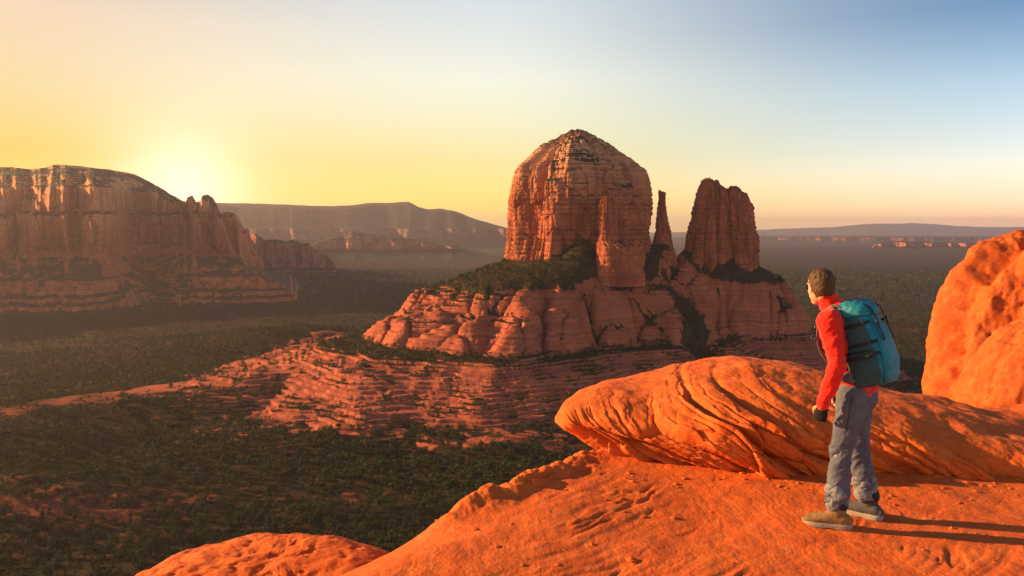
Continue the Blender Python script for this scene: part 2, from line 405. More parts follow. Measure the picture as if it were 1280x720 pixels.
relief('mesa', left_sky, left_front, ZB, left_prof, M_mesa, du=1.0, nv=230, depth=900, low=.30, lowz=120, gap=(150, 236, 150), flute=(52, 44), seed=2.3, rim=5,
       label='broad red sandstone mesa with fluted cliffs in front of the low sun at left', cat='mesa')
relief('mesa', [(268, 300), (276, 268), (284, 264), (292, 266), (299, 270), (304, 282), (312, 290), (316, 306), (322, 318), (330, 330)],
       [(268, 2350), (300, 2300), (330, 2400)], ZB, [(0, -10), (60, 90), (66, 96), (300, 140)], M_mesa, du=1.0, nv=70, depth=300, flute=(30, 16), seed=5.1, rim=5,
       label='dark notched butte just right of the fluted cliffs', cat='mesa')
relief('mesa', [(300, 322), (310, 300), (318, 290), (324, 294), (332, 300), (348, 299), (356, 302), (370, 299), (376, 304), (386, 303), (392, 310), (400, 316), (410, 322), (420, 330)],
       [(300, 3000), (420, 3050)], ZB, [(0, -10), (10, 30), (14, 34), (18, 70), (30, 78), (34, 130), (60, 150), (300, 190)], M_mesa2, du=1.0, nv=80, depth=300, flute=(40, 18), seed=7.7, rim=7,
       label='low red mesa with pale stepped ledges beyond the notched butte', cat='mesa')
relief('hills', [(200, 250), (280, 253), (330, 254), (400, 257), (440, 256), (460, 253), (490, 252), (512, 252), (524, 258), (536, 261), (552, 260), (570, 264), (590, 272), (610, 278), (640, 286), (690, 300), (760, 318)],
       [(200, 5600), (760, 7000)], ZB, [(0, -100), (40, 260), (90, 420), (95, 450), (190, 520), (200, 600), (600, 1900)], M_far, du=1.5, nv=110, depth=2500, flute=(330, 150), seed=1.3, rim=10,
       label='long hazy ridge running back from the valley behind the mesas', cat='hills')
relief('hills', [(360, 318), (400, 300), (420, 294), (436, 290), (470, 293), (500, 296), (520, 300), (560, 306), (600, 316), (630, 322), (660, 330)],
       [(360, 4300), (660, 4700)], ZB, [(0, -80), (60, 240), (66, 260), (110, 280), (300, 500)], M_mesa2, du=1.2, nv=70, depth=700, flute=(120, 55), seed=4.4, rim=14,
       label='lower cliffed hills at the foot of the hazy ridge', cat='hills')
relief('hills', [(780, 300), (860, 297), (940, 296), (1060, 296), (1160, 296.5), (1260, 297), (1340, 296), (1600, 299)],
       [(780, 11000), (1100, 9500), (1600, 9000)], ZB, [(0, -300), (30, 200), (34, 300), (110, 500), (300, 900)], M_mesa2, du=2.0, nv=50, depth=5000, flute=(420, 260), seed=9.4, rim=4,
       label='flat tableland along the right horizon', cat='hills')
relief('hills', [(1090, 310), (1094, 304), (1110, 302), (1190, 303), (1250, 305), (1330, 308), (1400, 316)],
       [(1090, 6600), (1400, 6400)], ZB, [(0, -100), (30, 120), (36, 150), (300, 250)], M_mesa2, du=1.5, nv=40, depth=1200, flute=(160, 70), seed=3.4, rim=6,
       label='low bluff standing in front of the tableland at right', cat='hills')
relief('mountains', [(700, 292), (880, 290), (950, 287), (1000, 285), (1040, 284), (1080, 280), (1140, 279), (1180, 281), (1230, 284), (1280, 284), (1400, 288), (1600, 292)],
       [(700, 21000), (1600, 21000)], ZB, [(0, -600), (600, 2600)], M_far, du=4.0, nv=30, depth=2500, flute=(1500, 500), seed=6.4, rim=20,
       label='pale far mountains on the right horizon', cat='mountains')

# ================================================================ towers of the central butte
def tower(name, rows, Y0, zfoot, mat, label, cat, rot=0, nth=420, nv=200, power=3.2, dratio=.8, seed=0, flute=(14, 5), joint=(26, 5), bed=1.2, lobes=(), zcap=None, lean=0, block=(0, 0, 0), parent=None, group=None, top_rough=1.0):
    """rows: [(row, left px, right px)] silhouette from the top down"""
    zr = np.array([zat(r[0], Y0) for r in rows]); o = np.argsort(zr)
    zr = zr[o]; xl = np.array([xat(r[1], r[0], Y0) for r in rows])[o]; xr = np.array([xat(r[2], r[0], Y0) for r in rows])[o]
    zt = zr[-1]
    t = np.linspace(0, 1, nv); t = 1 - (1 - t) ** 1.25
    Zr = zfoot + t * (zt - zfoot)
    cx = np.interp(Zr, zr, (xl + xr) / 2); hw = np.interp(Zr, zr, (xr - xl) / 2)
    hw[-1] = max(hw[-1] * .02, .01)
    th = np.linspace(0, 2 * math.pi, nth, endpoint=False)
    c, s = np.cos(th), np.sin(th)
    p = power
    rs = (np.abs(c) ** p + np.abs(s) ** p) ** (-1 / p)
    UX, UY = (c * rs), (s * rs)
    cr_, sr_ = math.cos(rot), math.sin(rot); UX, UY = UX * cr_ - UY * sr_, UX * sr_ + UY * cr_; UX = UX / np.abs(UX).max(); UY = UY / np.abs(UY).max()
    c, s = c * cr_ - s * sr_, c * sr_ + s * cr_
    W = hw[:, None]
    Zg = Zr[:, None] + 0 * th[None, :]
    X = cx[:, None] + W * UX[None, :]; Y = Y0 + W * dratio * UY[None, :]
    nx, ny = c[None, :], s[None, :]
    arc = th[None, :] * hw.max()
    arc = (hw.max() * ((th + rot - math.pi / 2) % (2 * math.pi)))[None, :]
    # flutes run down the faces; use the 3-D position so the pattern closes
    q = 1.0 / flute[0]
    PX, PY = hw.max() * c[None, :], hw.max() * s[None, :]
    fl = flute[1] * fbm(PX * q, PY * q, Zg * q * .18 + seed, 5, .55)
    rid = np.abs(noise(PX / joint[0] + seed, PY / joint[0], Zg / joint[0] * .10))
    jt = -joint[1] * np.exp(-rid / .07)
    bd = bed * (strata(Zg / 6.0 + .25 * fbm(PX / 50, PY / 50, seed, 2)) - .5) * 2
    bw, bh, ba = block
    if bw:
        k1_, k2_, ki_ = worley(arc / bw + .3 * noise(PX / bw, PY / bw, Zg / bh), Zg / bh + .3 * noise(PX / bw, PY / bw, Zg / bh + 9), int(seed * 3))
        m1_, m2_, mi_ = worley(arc / (bw * .38) + 3, Zg / (bh * .30), int(seed * 5) + 2)
        bd = bd + ba * 2 * (ki_ - .5) - ba * .8 * np.exp(-(k2_ - k1_) / .06) + ba * .5 * (mi_ - .5) - ba * .3 * np.exp(-(m2_ - m1_) / .07)
    fade = sstep(zt, zt - .18 * (zt - zfoot), Zg) * .8 + .2
    disp = (fl + jt) * fade + bd
    for (a, w, amt, ztop) in lobes:
        da = np.angle(np.exp(1j * (th + rot - math.radians(a))))[None, :]
        disp = disp + amt * np.exp(-(da / math.radians(w)) ** 4) * sstep(ztop + 3, ztop - 5, Zg)
    k = np.minimum(1, W / (abs(disp) * 1.2 + .1))
    X = X + disp * nx * k; Y = Y + disp * ny * k
    Zg = Zg + top_rough * 2.2 * fbm(X / 9, Y / 9, seed, 4) * sstep(zt - .35 * (zt - zfoot), zt, Zg)
    co = np.concatenate([np.stack([X, Y, Zg], -1).reshape(-1, 3), [[cx[-1], Y0, Zg[-1].mean() + .3]]])
    q4 = grid_quads(nv, nth, wrap=True)
    b = (nv - 1) * nth; ap = nv * nth
    tr = np.stack([b + np.arange(nth), b + (np.arange(nth) + 1) % nth, np.full(nth, ap)], -1)
    me = mesh_arrays(name, co, q4, tr)
    ob = link(name, me, mat, parent)
    if label: tag(ob, label, cat, group)
    return ob
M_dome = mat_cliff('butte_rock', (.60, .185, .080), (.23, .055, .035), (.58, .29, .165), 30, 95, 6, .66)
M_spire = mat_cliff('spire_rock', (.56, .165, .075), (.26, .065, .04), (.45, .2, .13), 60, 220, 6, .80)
dome_rows = [(163, 717, 727), (165, 711, 733), (170, 700, 742), (176, 689, 752), (184, 676, 766), (192, 666, 777), (200, 659, 787), (208, 649, 797),
             (214, 646, 801), (222, 645, 804), (240, 643, 807), (270, 641, 808), (300, 640, 809), (330, 634, 812), (345, 630, 816)]
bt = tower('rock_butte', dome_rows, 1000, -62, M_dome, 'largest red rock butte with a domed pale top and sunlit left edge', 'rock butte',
           rot=math.radians(33), nth=900, nv=420, power=3.6, dratio=.85, seed=1.4, flute=(46, 8), joint=(58, 9), block=(21, 34, 2.9), bed=.8,
           lobes=[(-118, 9, 7, 60), (-100, 8, -9, 18), (-92, 5, -10, 30), (-47, 15, 9, 52), (-30, 9, 6, 40), (200, 12, 5, 66), (-138, 8, 4, 80), (225, 5, -5, 90)])
tower('buttress', [(245, 757, 764), (249, 752, 767), (256, 750, 769), (270, 749, 770), (290, 748, 771), (301, 747, 774), (309, 746, 797), (330, 746, 802), (345, 744, 806)], 916, -64, M_spire, None, None,
      nth=240, nv=140, power=2.6, dratio=.75, seed=4.2, flute=(10, 1.2), joint=(16, 1), block=(9, 16, 1.0), bed=.5, parent=bt)
sp = tower('rock_spire', [(238, 824, 828), (240, 823, 832), (256, 823, 832), (270, 821, 834), (284, 820, 836), (298, 818, 839), (308, 816, 841), (318, 814, 843)], 1010, -52, M_spire,
      'slender rock spire with a split tip between the two buttes', 'rock spire', nth=220, nv=150, power=2.5, dratio=.8, seed=8.3, flute=(9, 1.4), joint=(11, 1.2), block=(7, 15, .9), bed=.5, top_rough=1.6)
rt = tower('rock_butte', [(224, 881, 888), (227, 879, 893), (232, 878, 902), (236, 876, 908), (240, 875, 909), (255, 871, 911), (270, 867, 912), (290, 860, 914), (310, 856, 915), (335, 852, 917)], 1004, -60, M_spire,
      'jagged right-hand butte split by a deep crack beside the slender spire', 'rock butte', rot=math.radians(30), nth=360, nv=220, power=2.8, dratio=1.0, seed=2.9, flute=(22, 4), joint=(26, 5), block=(13, 20, 2.0), bed=.8, top_rough=2.2)
tower('buttress', [(234, 914, 922), (238, 910, 928), (243, 908, 934), (255, 907, 938), (270, 907, 941), (290, 907, 945), (315, 907, 948), (335, 905, 950)], 1000, -60, M_spire, None, None,
      rot=math.radians(28), nth=300, nv=200, power=3.0, dratio=1.1, seed=6.6, flute=(18, 3.0), joint=(24, 3), block=(12, 18, 1.7), bed=.8, top_rough=2.0, parent=rt)
# ================================================================ trees
def mat_leaf(name, a, b):
    t = NT(name, .9, .1)
    r = t.attr('tint')
    n = t.noise(t.coord(), 1.7, 3)
    col = t.mix(t.math('ADD', t.math('MULTIPLY', r, .8), t.math('MULTIPLY', n, .25)), a, b)
    return t.out(col)
M_leaf = mat_leaf('juniper_foliage', (.009, .018, .007), (.070, .088, .030))
M_bark = NT('juniper_bark', .95, .05).out((.085, .055, .038))

def crown_proto(ntri, seed, conic=False, lobes=5):
    """unit-height crown: leaf tufts scattered through a lobed volume"""
    g = np.random.default_rng(seed)
    L = g.normal(size=(lobes, 3)) * (.17, .17, .12) + (0, 0, .55)
    if conic: L = np.stack([g.normal(size=lobes) * .05, g.normal(size=lobes) * .05, np.linspace(.22, .85, lobes)], -1)
    R = g.uniform(.20, .32, lobes)
    if conic: R = np.linspace(.30, .12, lobes)
    w = R ** 2; k = g.choice(lobes, ntri, p=w / w.sum())
    d = g.normal(size=(ntri, 3)); d /= np.linalg.norm(d, axis=1)[:, None]; d[:, 2] = d[:, 2] * .9 + .08
    rad = R[k] * g.uniform(.55, 1.08, ntri)
    c = L[k] + d * rad[:, None]
    c[:, 2] = np.maximum(c[:, 2], .06 + .03 * g.random(ntri))
    sz = np.sqrt(1.0 / ntri) * g.uniform(.7, 1.5, ntri) * .95
    e1 = g.normal(size=(ntri, 3)); e1 -= d * (e1 * d).sum(1)[:, None] * .75; e1 /= np.linalg.norm(e1, axis=1)[:, None]
    e2 = np.cross(d + .4 * g.normal(size=(ntri, 3)), e1); e2 /= np.linalg.norm(e2, axis=1)[:, None]
    s = sz[:, None]
    v = np.stack([c - e1 * s * .6 - e2 * s * .35, c + e1 * s * .6 - e2 * s * .35, c + e2 * s * .75 + d * s * .3], 1)
    t = np.repeat(g.uniform(0, 1, ntri), 3)
    return v.reshape(-1, 3).astype(np.float32), t.astype(np.float32)
def trunk_mesh(seed, h=1.0):
    g = random.Random(seed); bm = bmesh.new()
    def limb(p, q, r0, r1, n=6):
        p, q = Vector(p), Vector(q); ax = (q - p).normalized(); a = ax.orthogonal().normalized(); b = ax.cross(a)
        R = []
        for k in range(4):
            t = k / 3; c = p.lerp(q, t) + Vector((g.uniform(-1, 1), g.uniform(-1, 1), 0)) * .012 * (0 < k < 3)
            rr = r0 + (r1 - r0) * t
            R.append([bm.verts.new(c + (a * math.cos(2 * math.pi * j / n) + b * math.sin(2 * math.pi * j / n)) * rr) for j in range(n)])
        for k in range(3):
            for j in range(n): bm.faces.new((R[k][j], R[k][(j + 1) % n], R[k + 1][(j + 1) % n], R[k + 1][j]))
        bm.faces.new(R[-1]); bm.faces.new(R[0][::-1])
    limb((0, 0, -.08), (g.uniform(-.04, .04), g.uniform(-.04, .04), .5), .055, .03)
    for i in range(5):
        a = i * 1.26 + g.random(); z = .14 + .07 * i
        limb((0, 0, z), (.24 * math.cos(a), .24 * math.sin(a), z + .22), .026, .008)
    me = bpy.data.meshes.new('trunk'); bm.to_mesh(me); bm.free(); me.materials.append(M_bark)
    return me
def scatter(y0, y1, cell, dens, tanx=.78):
    nx = int(2 * tanx * y1 / cell) + 2; ny = int((y1 - y0) / cell) + 1
    ix, iy = np.meshgrid(np.arange(nx), np.arange(ny))
    x = (-tanx * y1 + ix * cell + RNG.uniform(0, cell, ix.shape)).ravel()
    y = (y0 + iy * cell + RNG.uniform(0, cell, ix.shape)).ravel()
    k = np.abs(x) < tanx * y + 30; x, y = x[k], y[k]
    v = samp(GV, x, y)
    k = RNG.random(len(x)) < np.clip(v * dens, .05, 1) * (v > .03)
    # keep clear of the rock towers
    din = ped_d(x, y)
    k &= ~((x > -5) & (x < 168) & (y > 930) & (y < 1070)) & ~((x > 160) & (x < 330) & (y > 955) & (y < 1055))
    x, y = x[k], y[k]
    return x, y, samp(GZ, x, y), samp(GV, x, y)
near = scatter(352, 660, 7.4, .98)
mid = scatter(660, 1180, 6.8, .95)
far = scatter(1180, 1900, 10.5, .9)
vfar = scatter(1900, 3600, 22, .9)
def merged(sets, name):
    V = []; T = []; off = 0
    for (x, y, z, v), ntri, hmin, hmax, nproto in sets:
        P = [crown_proto(ntri, 100 + i + ntri, conic=(i % 4 == 3)) for i in range(nproto)]
        which = RNG.integers(0, nproto, len(x)); h = RNG.uniform(0, 1, len(x)) ** 1.5 * (hmax - hmin) + hmin
        h = h * (.55 + .45 * np.clip(v, 0, 1)); wd = RNG.uniform(.85, 1.35, len(x)); ang = RNG.uniform(0, 6.28, len(x)); tn = RNG.uniform(0, 1, len(x))
        for i in range(nproto):
            s = which == i; n = s.sum()
            if not n: continue
            pv, pt = P[i]; ca, sa = np.cos(ang[s]), np.sin(ang[s])
            X = (pv[None, :, 0] * ca[:, None] - pv[None, :, 1] * sa[:, None]) * (h[s] * wd[s])[:, None] + x[s][:, None]
            Y = (pv[None, :, 0] * sa[:, None] + pv[None, :, 1] * ca[:, None]) * (h[s] * wd[s])[:, None] + y[s][:, None]
            Z = pv[None, :, 2] * h[s][:, None] + z[s][:, None] - .1
            V.append(np.stack([X, Y, Z], -1).reshape(-1, 3).astype(np.float32)); T.append((pt[None, :] * .6 + tn[s][:, None] * .4).ravel())
    V = np.concatenate(V); T = np.concatenate(T)
    me = mesh_arrays(name, V, None, np.arange(len(V)).reshape(-1, 3), smooth=False)
    attr(me, 'tint', T)
    return link(name, me, M_leaf)
# the 300 nearest trees in view stand as trees of their own
x, y, z, v = near
px = 640 + x / y * F; zz = (EYE - z) / y
row = 360 + (np.tan(np.arctan(zz) - TILT)) * F
hide = (row > 716) | (px < 6) | (px > 640)
# what the red ledge in the foreground covers
edge_row = np.interp(px, [0, 140, 250, 330, 400, 470, 500, 560, 640, 700, 740], [900, 722, 690, 672, 668, 684, 680, 650, 610, 578, 560])
hide |= row > edge_row - 3
cand = np.where(~hide)[0]
ind = cand[np.argsort(y[cand])][:300]
isind = np.zeros(len(x), bool); isind[ind] = True
nearrest = tuple(a[~isind] for a in near)
wood = merged([(nearrest, 150, 4.8, 9.5, 8), (mid, 64, 3.6, 7.0, 8), (far, 30, 3.5, 7, 6), (vfar, 14, 7, 13, 4)], 'woodland')
tag(wood, 'dark juniper woodland covering the valley and the benches of the butte', 'woodland', kind='stuff')
protos = []
for i in range(8):
    pv, pt = crown_proto(520, 900 + i, conic=(i % 4 == 3), lobes=7)
    me = mesh_arrays('crown', pv, None, np.arange(len(pv)).reshape(-1, 3), smooth=False); attr(me, 'tint', pt * .75 + .12)
    me.materials.append(M_leaf)
    protos.append((me, trunk_mesh(i)))
kinds = {0: ('bushy dark green juniper rising from the wooded slope below the ledge', 'bushy junipers below the ledge'),
         1: ('pointed dark green pinyon tree on the wooded slope below the ledge', 'pointed pinyon trees below the ledge'),
         2: ('small juniper standing on the bare red ground at lower left', 'junipers on the bare red ground')}
for n, i in enumerate(ind):
    k = int(RNG.integers(0, 8)); h = 5.2 + 4.0 * RNG.random() ** 1.4; conic = k % 4 == 3
    bare = v[i] < .42
    t = empty('juniper_tree' if not conic else 'pinyon_tree', (x[i], y[i], z[i] - .1), RNG.uniform(0, 6.28))
    if bare: h *= .7
    wd = h * RNG.uniform(.85, 1.3) * (.85 if conic else 1)
    t.scale = (wd, wd, h)
    lab, gr = kinds[2 if bare and not conic else (1 if conic else 0)]
    tag(t, lab, 'tree', gr)
    for nm, m_ in (('crown', protos[k][0]), ('trunk', protos[k][1])):
        o = bpy.data.objects.new(nm, m_); COL.objects.link(o); o.parent = t
# ================================================================ foreground slickrock
M_rock = mat_slickrock('red_slickrock')
M_rock2 = mat_slickrock('outcrop_sandstone', dip=(.5, 0, .866))
E0 = np.array([-2.08, 4.2]); E1 = np.array([.46, 7.45]); ED = (E1 - E0) / np.linalg.norm(E1 - E0); EN = np.array([-ED[1], ED[0]])
def fg_z(x, y, fine=True):
    x = np.asarray(x, float); y = np.asarray(y, float)
    s = (x - E0[0]) * EN[0] + (y - E0[1]) * EN[1]; a = (x - E0[0]) * ED[0] + (y - E0[1]) * ED[1]
    s = s + .10 * noise(a * .8, 3.0, 0)
    z = -.42 * np.maximum(0, s + .95) ** 2 / (1 + .25 * np.maximum(0, s))
    z = z + .05 * fbm(x * .45, y * .45, 1.2, 3) * (1 - np.exp(-((x - 2.3) ** 2 + (y - 5.5) ** 2) / .8))
    z = z - .40 * np.maximum(0, y - 8.7) - .10 * np.maximum(0, 3.2 - y) * 0
    # knobbly rib along the rim, up to the outcrop
    rib = np.exp(-((s + .42) / .20) ** 2) * sstep(1.7, 2.5, a) * (1 - sstep(3.9, 4.6, a))
    z = z + rib * (.16 + .07 * fbm(x * 3.5, y * 3.5, 5, 4))
    if fine:
        # bedding lips run along the fall of the rock
        w = s + z * 1.2 + .22 * a * sstep(0, 3, -s) + .16 * fbm(x * .5, y * .5, 4.4, 4)
        m = sstep(-.15, .35, fbm(x * .7, y * .7, 8.8, 3)) * .85 + .15
        calm = 1 - .9 * np.exp(-((x - 3.1) / .75) ** 4 - ((y - 5.25) / .32) ** 4); m = m * calm
        z = z + .009 * m * (strata(w * 4.2) - .5) + .004 * (strata(w * 13 + .7, .6) - .5) * m
        z = z + .005 * fbm(x * 4, y * 4, 2, 4)
        al, ac = a * 1.6, s * 9
        pit = noise(al + .5 * noise(x * 3, y * 3, 1), ac, 6.6) + .4 * noise(al * 3, ac * 2.5, 1.1)
        z = z - .010 * sstep(.42, .55, pit) * m
        c1 = np.abs(noise(x * .55 + 7.3 + .10 * noise(x * 4, y * 4, 1), y * .75 + .9, 5.5))
        z = z - .03 * np.exp(-c1 / .009) * sstep(.05, .3, noise(x * .6 + 9, y * .6, 3)) * calm
    return z
nx_, ny_ = 1200, 720
th = np.linspace(math.radians(-48), math.radians(48), nx_)
rr = np.geomspace(2.0, 30, ny_)
X = rr[:, None] * np.sin(th); Y = rr[:, None] * np.cos(th)
s_ = (X - E0[0]) * EN[0] + (Y - E0[1]) * EN[1]
Z = fg_z(X, Y)
Z = np.maximum(Z, -60)
fg = link('ground', mesh_arrays('ledge_ground', np.stack([X, Y, Z], -1), grid_quads(ny_, nx_, flip=True)), M_rock)
tag(fg, 'bare orange slickrock ledge falling away at left', 'ground', kind='structure')

def tube_rock(name, secs, mat, label, cat, nu=900, nph=780, seed=0, bed=(4.6, .05), n_bed=(.5, 0, .866), rough=1.0, axis='x', cracks=()):
    """secs: [x, y centre, z centre, front depth, back depth, top, bottom]"""
    S = np.array(secs, float)
    # denser toward the first end
    u = np.linspace(0, 1, nu) ** 1.25
    xs = S[0, 0] + u * (S[-1, 0] - S[0, 0])
    from_s = lambda k: np.interp(xs, S[:, 0], S[:, k])
    def sm(a):
        n = 15; kk = np.ones(n) / n; ap = np.pad(a, n // 2, mode='edge'); return np.convolve(ap, kk, 'valid')
    yc, zc, fd, bd, tp, bt_ = [sm(from_s(k)) for k in range(1, 7)]
    for arr in (fd, bd, tp, bt_): arr[0] = 0.001
    ph = np.linspace(0, 2 * math.pi, nph, endpoint=False)
    # more samples on the front half
    ph = ph - .6 * np.sin(ph - math.pi / 6)
    c, s = np.cos(ph), np.sin(ph)           # c=1 front, s=1 top
    p = 2.3; rs = (np.abs(c) ** p + np.abs(s) ** p) ** (-1 / p)
    cc, sn = c * rs, s * rs
    Yg = yc[:, None] - np.where(cc > 0, fd[:, None], bd[:, None]) * cc[None, :]
    Zg = zc[:, None] + np.where(sn > 0, tp[:, None], bt_[:, None]) * sn[None, :]
    Xg = xs[:, None] + 0 * Yg
    P = np.stack([Xg, Yg, Zg], -1)
    du = np.gradient(P, axis=0); dv = (np.roll(P, -1, 1) - np.roll(P, 1, 1))
    N = np.cross(du, dv); N /= np.linalg.norm(N, axis=-1, keepdims=True) + 1e-9
    ctr = np.stack([xs, yc, zc], -1)[:, None, :]
    sg = np.sign(((P - ctr) * N).sum(-1).mean()); N *= sg
    return Xg, Yg, Zg, N, P, xs, u

# ---- long layered outcrop behind the walker
secs = [
 (.40, 7.30, .26, .02, .02, .02, .02),
 (.50, 7.35, .27, .30, .45, .10, .10),
 (.70, 7.45, .25, .55, .80, .19, .22),
 (.95, 7.60, .18, .82, 1.1, .30, .34),
 (1.3, 7.75, .13, 1.12, 1.4, .35, .50),
 (1.8, 7.85, .10, 1.38, 1.6, .49, .60),
 (2.4, 7.95, .06, 1.50, 1.8, .60, .60),
 (3.1, 8.00, .02, 1.55, 1.7, .55, .60),
 (3.9, 7.95, -.02, 1.60, 1.4, .40, .60),
 (5.0, 7.90, -.05, 1.60, 1.2, .17, .60),
 (6.5, 7.90, -.12, 1.60, 1.2, .10, .60),
 (8.5, 8.00, -.3, 1.4, 2.2, .12, .60),
 (9.0, 8.00, -.4, .9, 1.4, .02, .30)]
Xg, Yg, Zg, N, P, xs, u = tube_rock('outcrop', secs, None, None, None)
nb = np.array((.47, -.12, .87)); nb /= np.linalg.norm(nb)
wob = fbm(Xg * .8, Yg * .8, Zg * .8, 3)
sb = (P @ nb) + .05 * wob + .010 * fbm(Xg * 6, Yg * 6, Zg * 6, 3)
left = 1 - sstep(1.5, 3.0, Xg)
front = sstep(-.05, .35, -N[..., 1])
crest = .12 + .33 * left + (.88 - .33 * left) * (1 - sstep(.70, .96, N[..., 2]))
def slabs(sb, tmin, tmax, seed, grooves, gw):
    """flat slabs of uneven thickness, each set in or out, parted by tight joints"""
    g = np.random.default_rng(seed); kn = [-2.5]
    while kn[-1] < 6: kn.append(kn[-1] + g.uniform(tmin, tmax))
    kn = np.array(kn); off = g.uniform(-1, 1, len(kn)); dep = g.uniform(.2, 1, len(kn))
    i = np.clip(np.searchsorted(kn, sb) - 1, 0, len(kn) - 2)
    a = (sb - kn[i]); T = kn[i + 1] - kn[i]
    ed = np.minimum(a, T - a); nrk = np.where(a < T - a, i, i + 1)
    o = off[i] + .6 * (a / T - .5)
    step = mixf(.5 * (off[i] + off[nrk - (nrk > i) * 0 - (nrk == i) * 1]), o, sstep(0, gw * .9, ed))
    return step, np.exp(-(ed / gw) ** 2) * dep[nrk], nrk
st1, gr1, k1 = slabs(sb, .11, .32, 4, 1, .024)
st2, gr2, k2 = slabs(sb + .03 * fbm(Xg * 2, Yg * 2, Zg * 2, 2), .045, .12, 8, 1, .010)
openj = .25 + .75 * sstep(-.35, .05, noise(Xg * 1.1 + k1 * 3.7, Zg * .9, k1 * 1.37))
body_ = .45 + .55 * left
D = crest * front * body_ * (.13 * st1 + .022 * st2) - crest * (.3 + .7 * front) * (.24 * gr1 * openj * body_ + .045 * gr2 * openj)
al_ = P @ np.array((.87, 0, -.47)); b1, b2, bi = worley(al_ * 1.9 + .5 * wob, sb * 7.5, 6)
D += crest * front * (.03 + .07 * left) * (bi - .5) - crest * front * (.02 + .05 * left) * np.exp(-(b2 - b1) / .05)
c1_, c2_, ci_ = worley(al_ * 5.5, sb * 19 + wob, 2)
D += crest * front * (.006 + .018 * left) * (ci_ - .5) - crest * front * .014 * np.exp(-(c2_ - c1_) / .07)
D += .06 * fbm(Xg * 1.1, Yg * 1.1, Zg * 1.1, 3) * sstep(.0, .5, u[:, None]) + .012 * fbm(Xg * 4, Yg * 4, Zg * 4, 4)
# nodular lumps along the broken left end
f1, f2, _ = worley(Xg * 6 + Zg * 2, Zg * 7 - Yg * 2.0, 3)
D += left * front * .03 * (.6 - f1) * sstep(.1, .5, noise(Xg * 2.2, Zg * 2.2, 9) + .25)
# scoop on the crest with the small hollow
D -= .04 * np.exp(-((Xg - 2.5) / .5) ** 2 - ((Yg - 7.6) / .12) ** 2)
D *= sstep(0, .03, u[:, None])
P2 = P + N * D[..., None]
nU, nP = P2.shape[:2]
me = mesh_arrays('outcrop', P2, grid_quads(nU, nP, wrap=True))
bm = bmesh.new(); bm.from_mesh(me); bmesh.ops.recalc_face_normals(bm, faces=bm.faces); bm.to_mesh(me); bm.free()
tag(link('rock_outcrop', me, M_rock2), 'long low layered sandstone outcrop behind the walker, overhanging at its left end', 'rock outcrop')

# ---- boulders
def boulder(name, cx, cy, cz, rx, ry, rz, label, mat, seed=0, lumps=.12, power=2.3, shear=0.0, flat=0, sub=7, cavity=(), groove=(), bedn=(0.1, 0, 1), bed=.01, rot=0):
    nt, nf = 520, 300
    th = np.linspace(0, 2 * math.pi, nt, endpoint=False); fi = np.linspace(-math.pi / 2, math.pi / 2, nf)
    ct, st = np.cos(th)[None, :], np.sin(th)[None, :]; cf, sf = np.cos(fi)[:, None], np.sin(fi)[:, None]
    d = np.stack([cf * ct, cf * st, sf + 0 * ct], -1)
    r = (np.abs(d) ** power).sum(-1) ** (-1 / power)
    q = d * r[..., None]
    n = lumps * fbm(d[..., 0] * 1.3 + seed, d[..., 1] * 1.3, d[..., 2] * 1.3, 5, .5)
    q = q * (1 + n)[..., None]
    Pp = q * (rx, ry, rz)
    m = np.clip(min(rx, rz), .3, 3)
    sb = Pp @ np.array(bedn) + .1 * fbm(Pp[..., 0], Pp[..., 1], Pp[..., 2], 3)
    dd = bed * (strata(sb * 4.0) - .5) * 2 + .022 * m * .5 * fbm(Pp[..., 0] * 3, Pp[..., 1] * 3, Pp[..., 2] * 3 + seed, 5, .6)
    pit = fbm(Pp[..., 0] * 4 + seed, Pp[..., 1] * 4, Pp[..., 2] * 4, 3)
    dd = dd - .022 * m * .5 * sstep(.35, .6, pit)
    for (az_, w_, a_) in groove:
        dz_ = np.angle(np.exp(1j * (th - math.radians(az_) + .25 * np.sin(fi * 3)[:, None] * .6)))
        dd = dd + a_ * np.exp(-(dz_ / math.radians(w_)) ** 2) * np.clip(cf * 1.3, 0, 1)
    for (v, w, a) in cavity:
        vv = np.array(v, float); vv /= np.linalg.norm(vv)
        dd = dd + a * np.exp(-((1 - d @ vv) / w) ** 2)
    Pp = Pp + d * dd[..., None]
    Pp[..., 0] += shear * Pp[..., 2]
    me = mesh_arrays(name, Pp, grid_quads(nf, nt, wrap=True))
    o = link(name, me, mat); o.location = (cx, cy, cz); o.rotation_euler = (0, 0, rot)
    return tag(o, label, 'boulder')
M_b = mat_slickrock('boulder_sandstone', hue=(.52, .112, .022), dark=(.32, .058, .015), dip=(.2, 0, .95), sc=.75)
boulder('boulder', 10.42, 14.8, -1.06, 3.0, 1.9, 3.12, 'tall orange boulder with a knobbed top at the right edge', M_b, 1.7, .11, 3.0, rot=math.radians(40), shear=.10, groove=((155, 9, -.42), (185, 6, -.15)),
        cavity=(((-.5, -.8, -.3), .05, .12), ((.1, -1, .0), .03, -.10)), bed=.006)
boulder('boulder', 7.62, 10.6, -.80, 1.6, 1.05, 1.86, 'smaller smooth orange boulder leaning in front of the tall boulder', M_b, 4.7, .08, 2.4, shear=.1)
boulder('boulder', -2.6, 8.4, -3.30, 2.65, 1.9, 1.80, 'low rounded rock dome below the ledge at lower left', M_rock, 3.1, .05, 2.2, bed=.02, shear=.0)

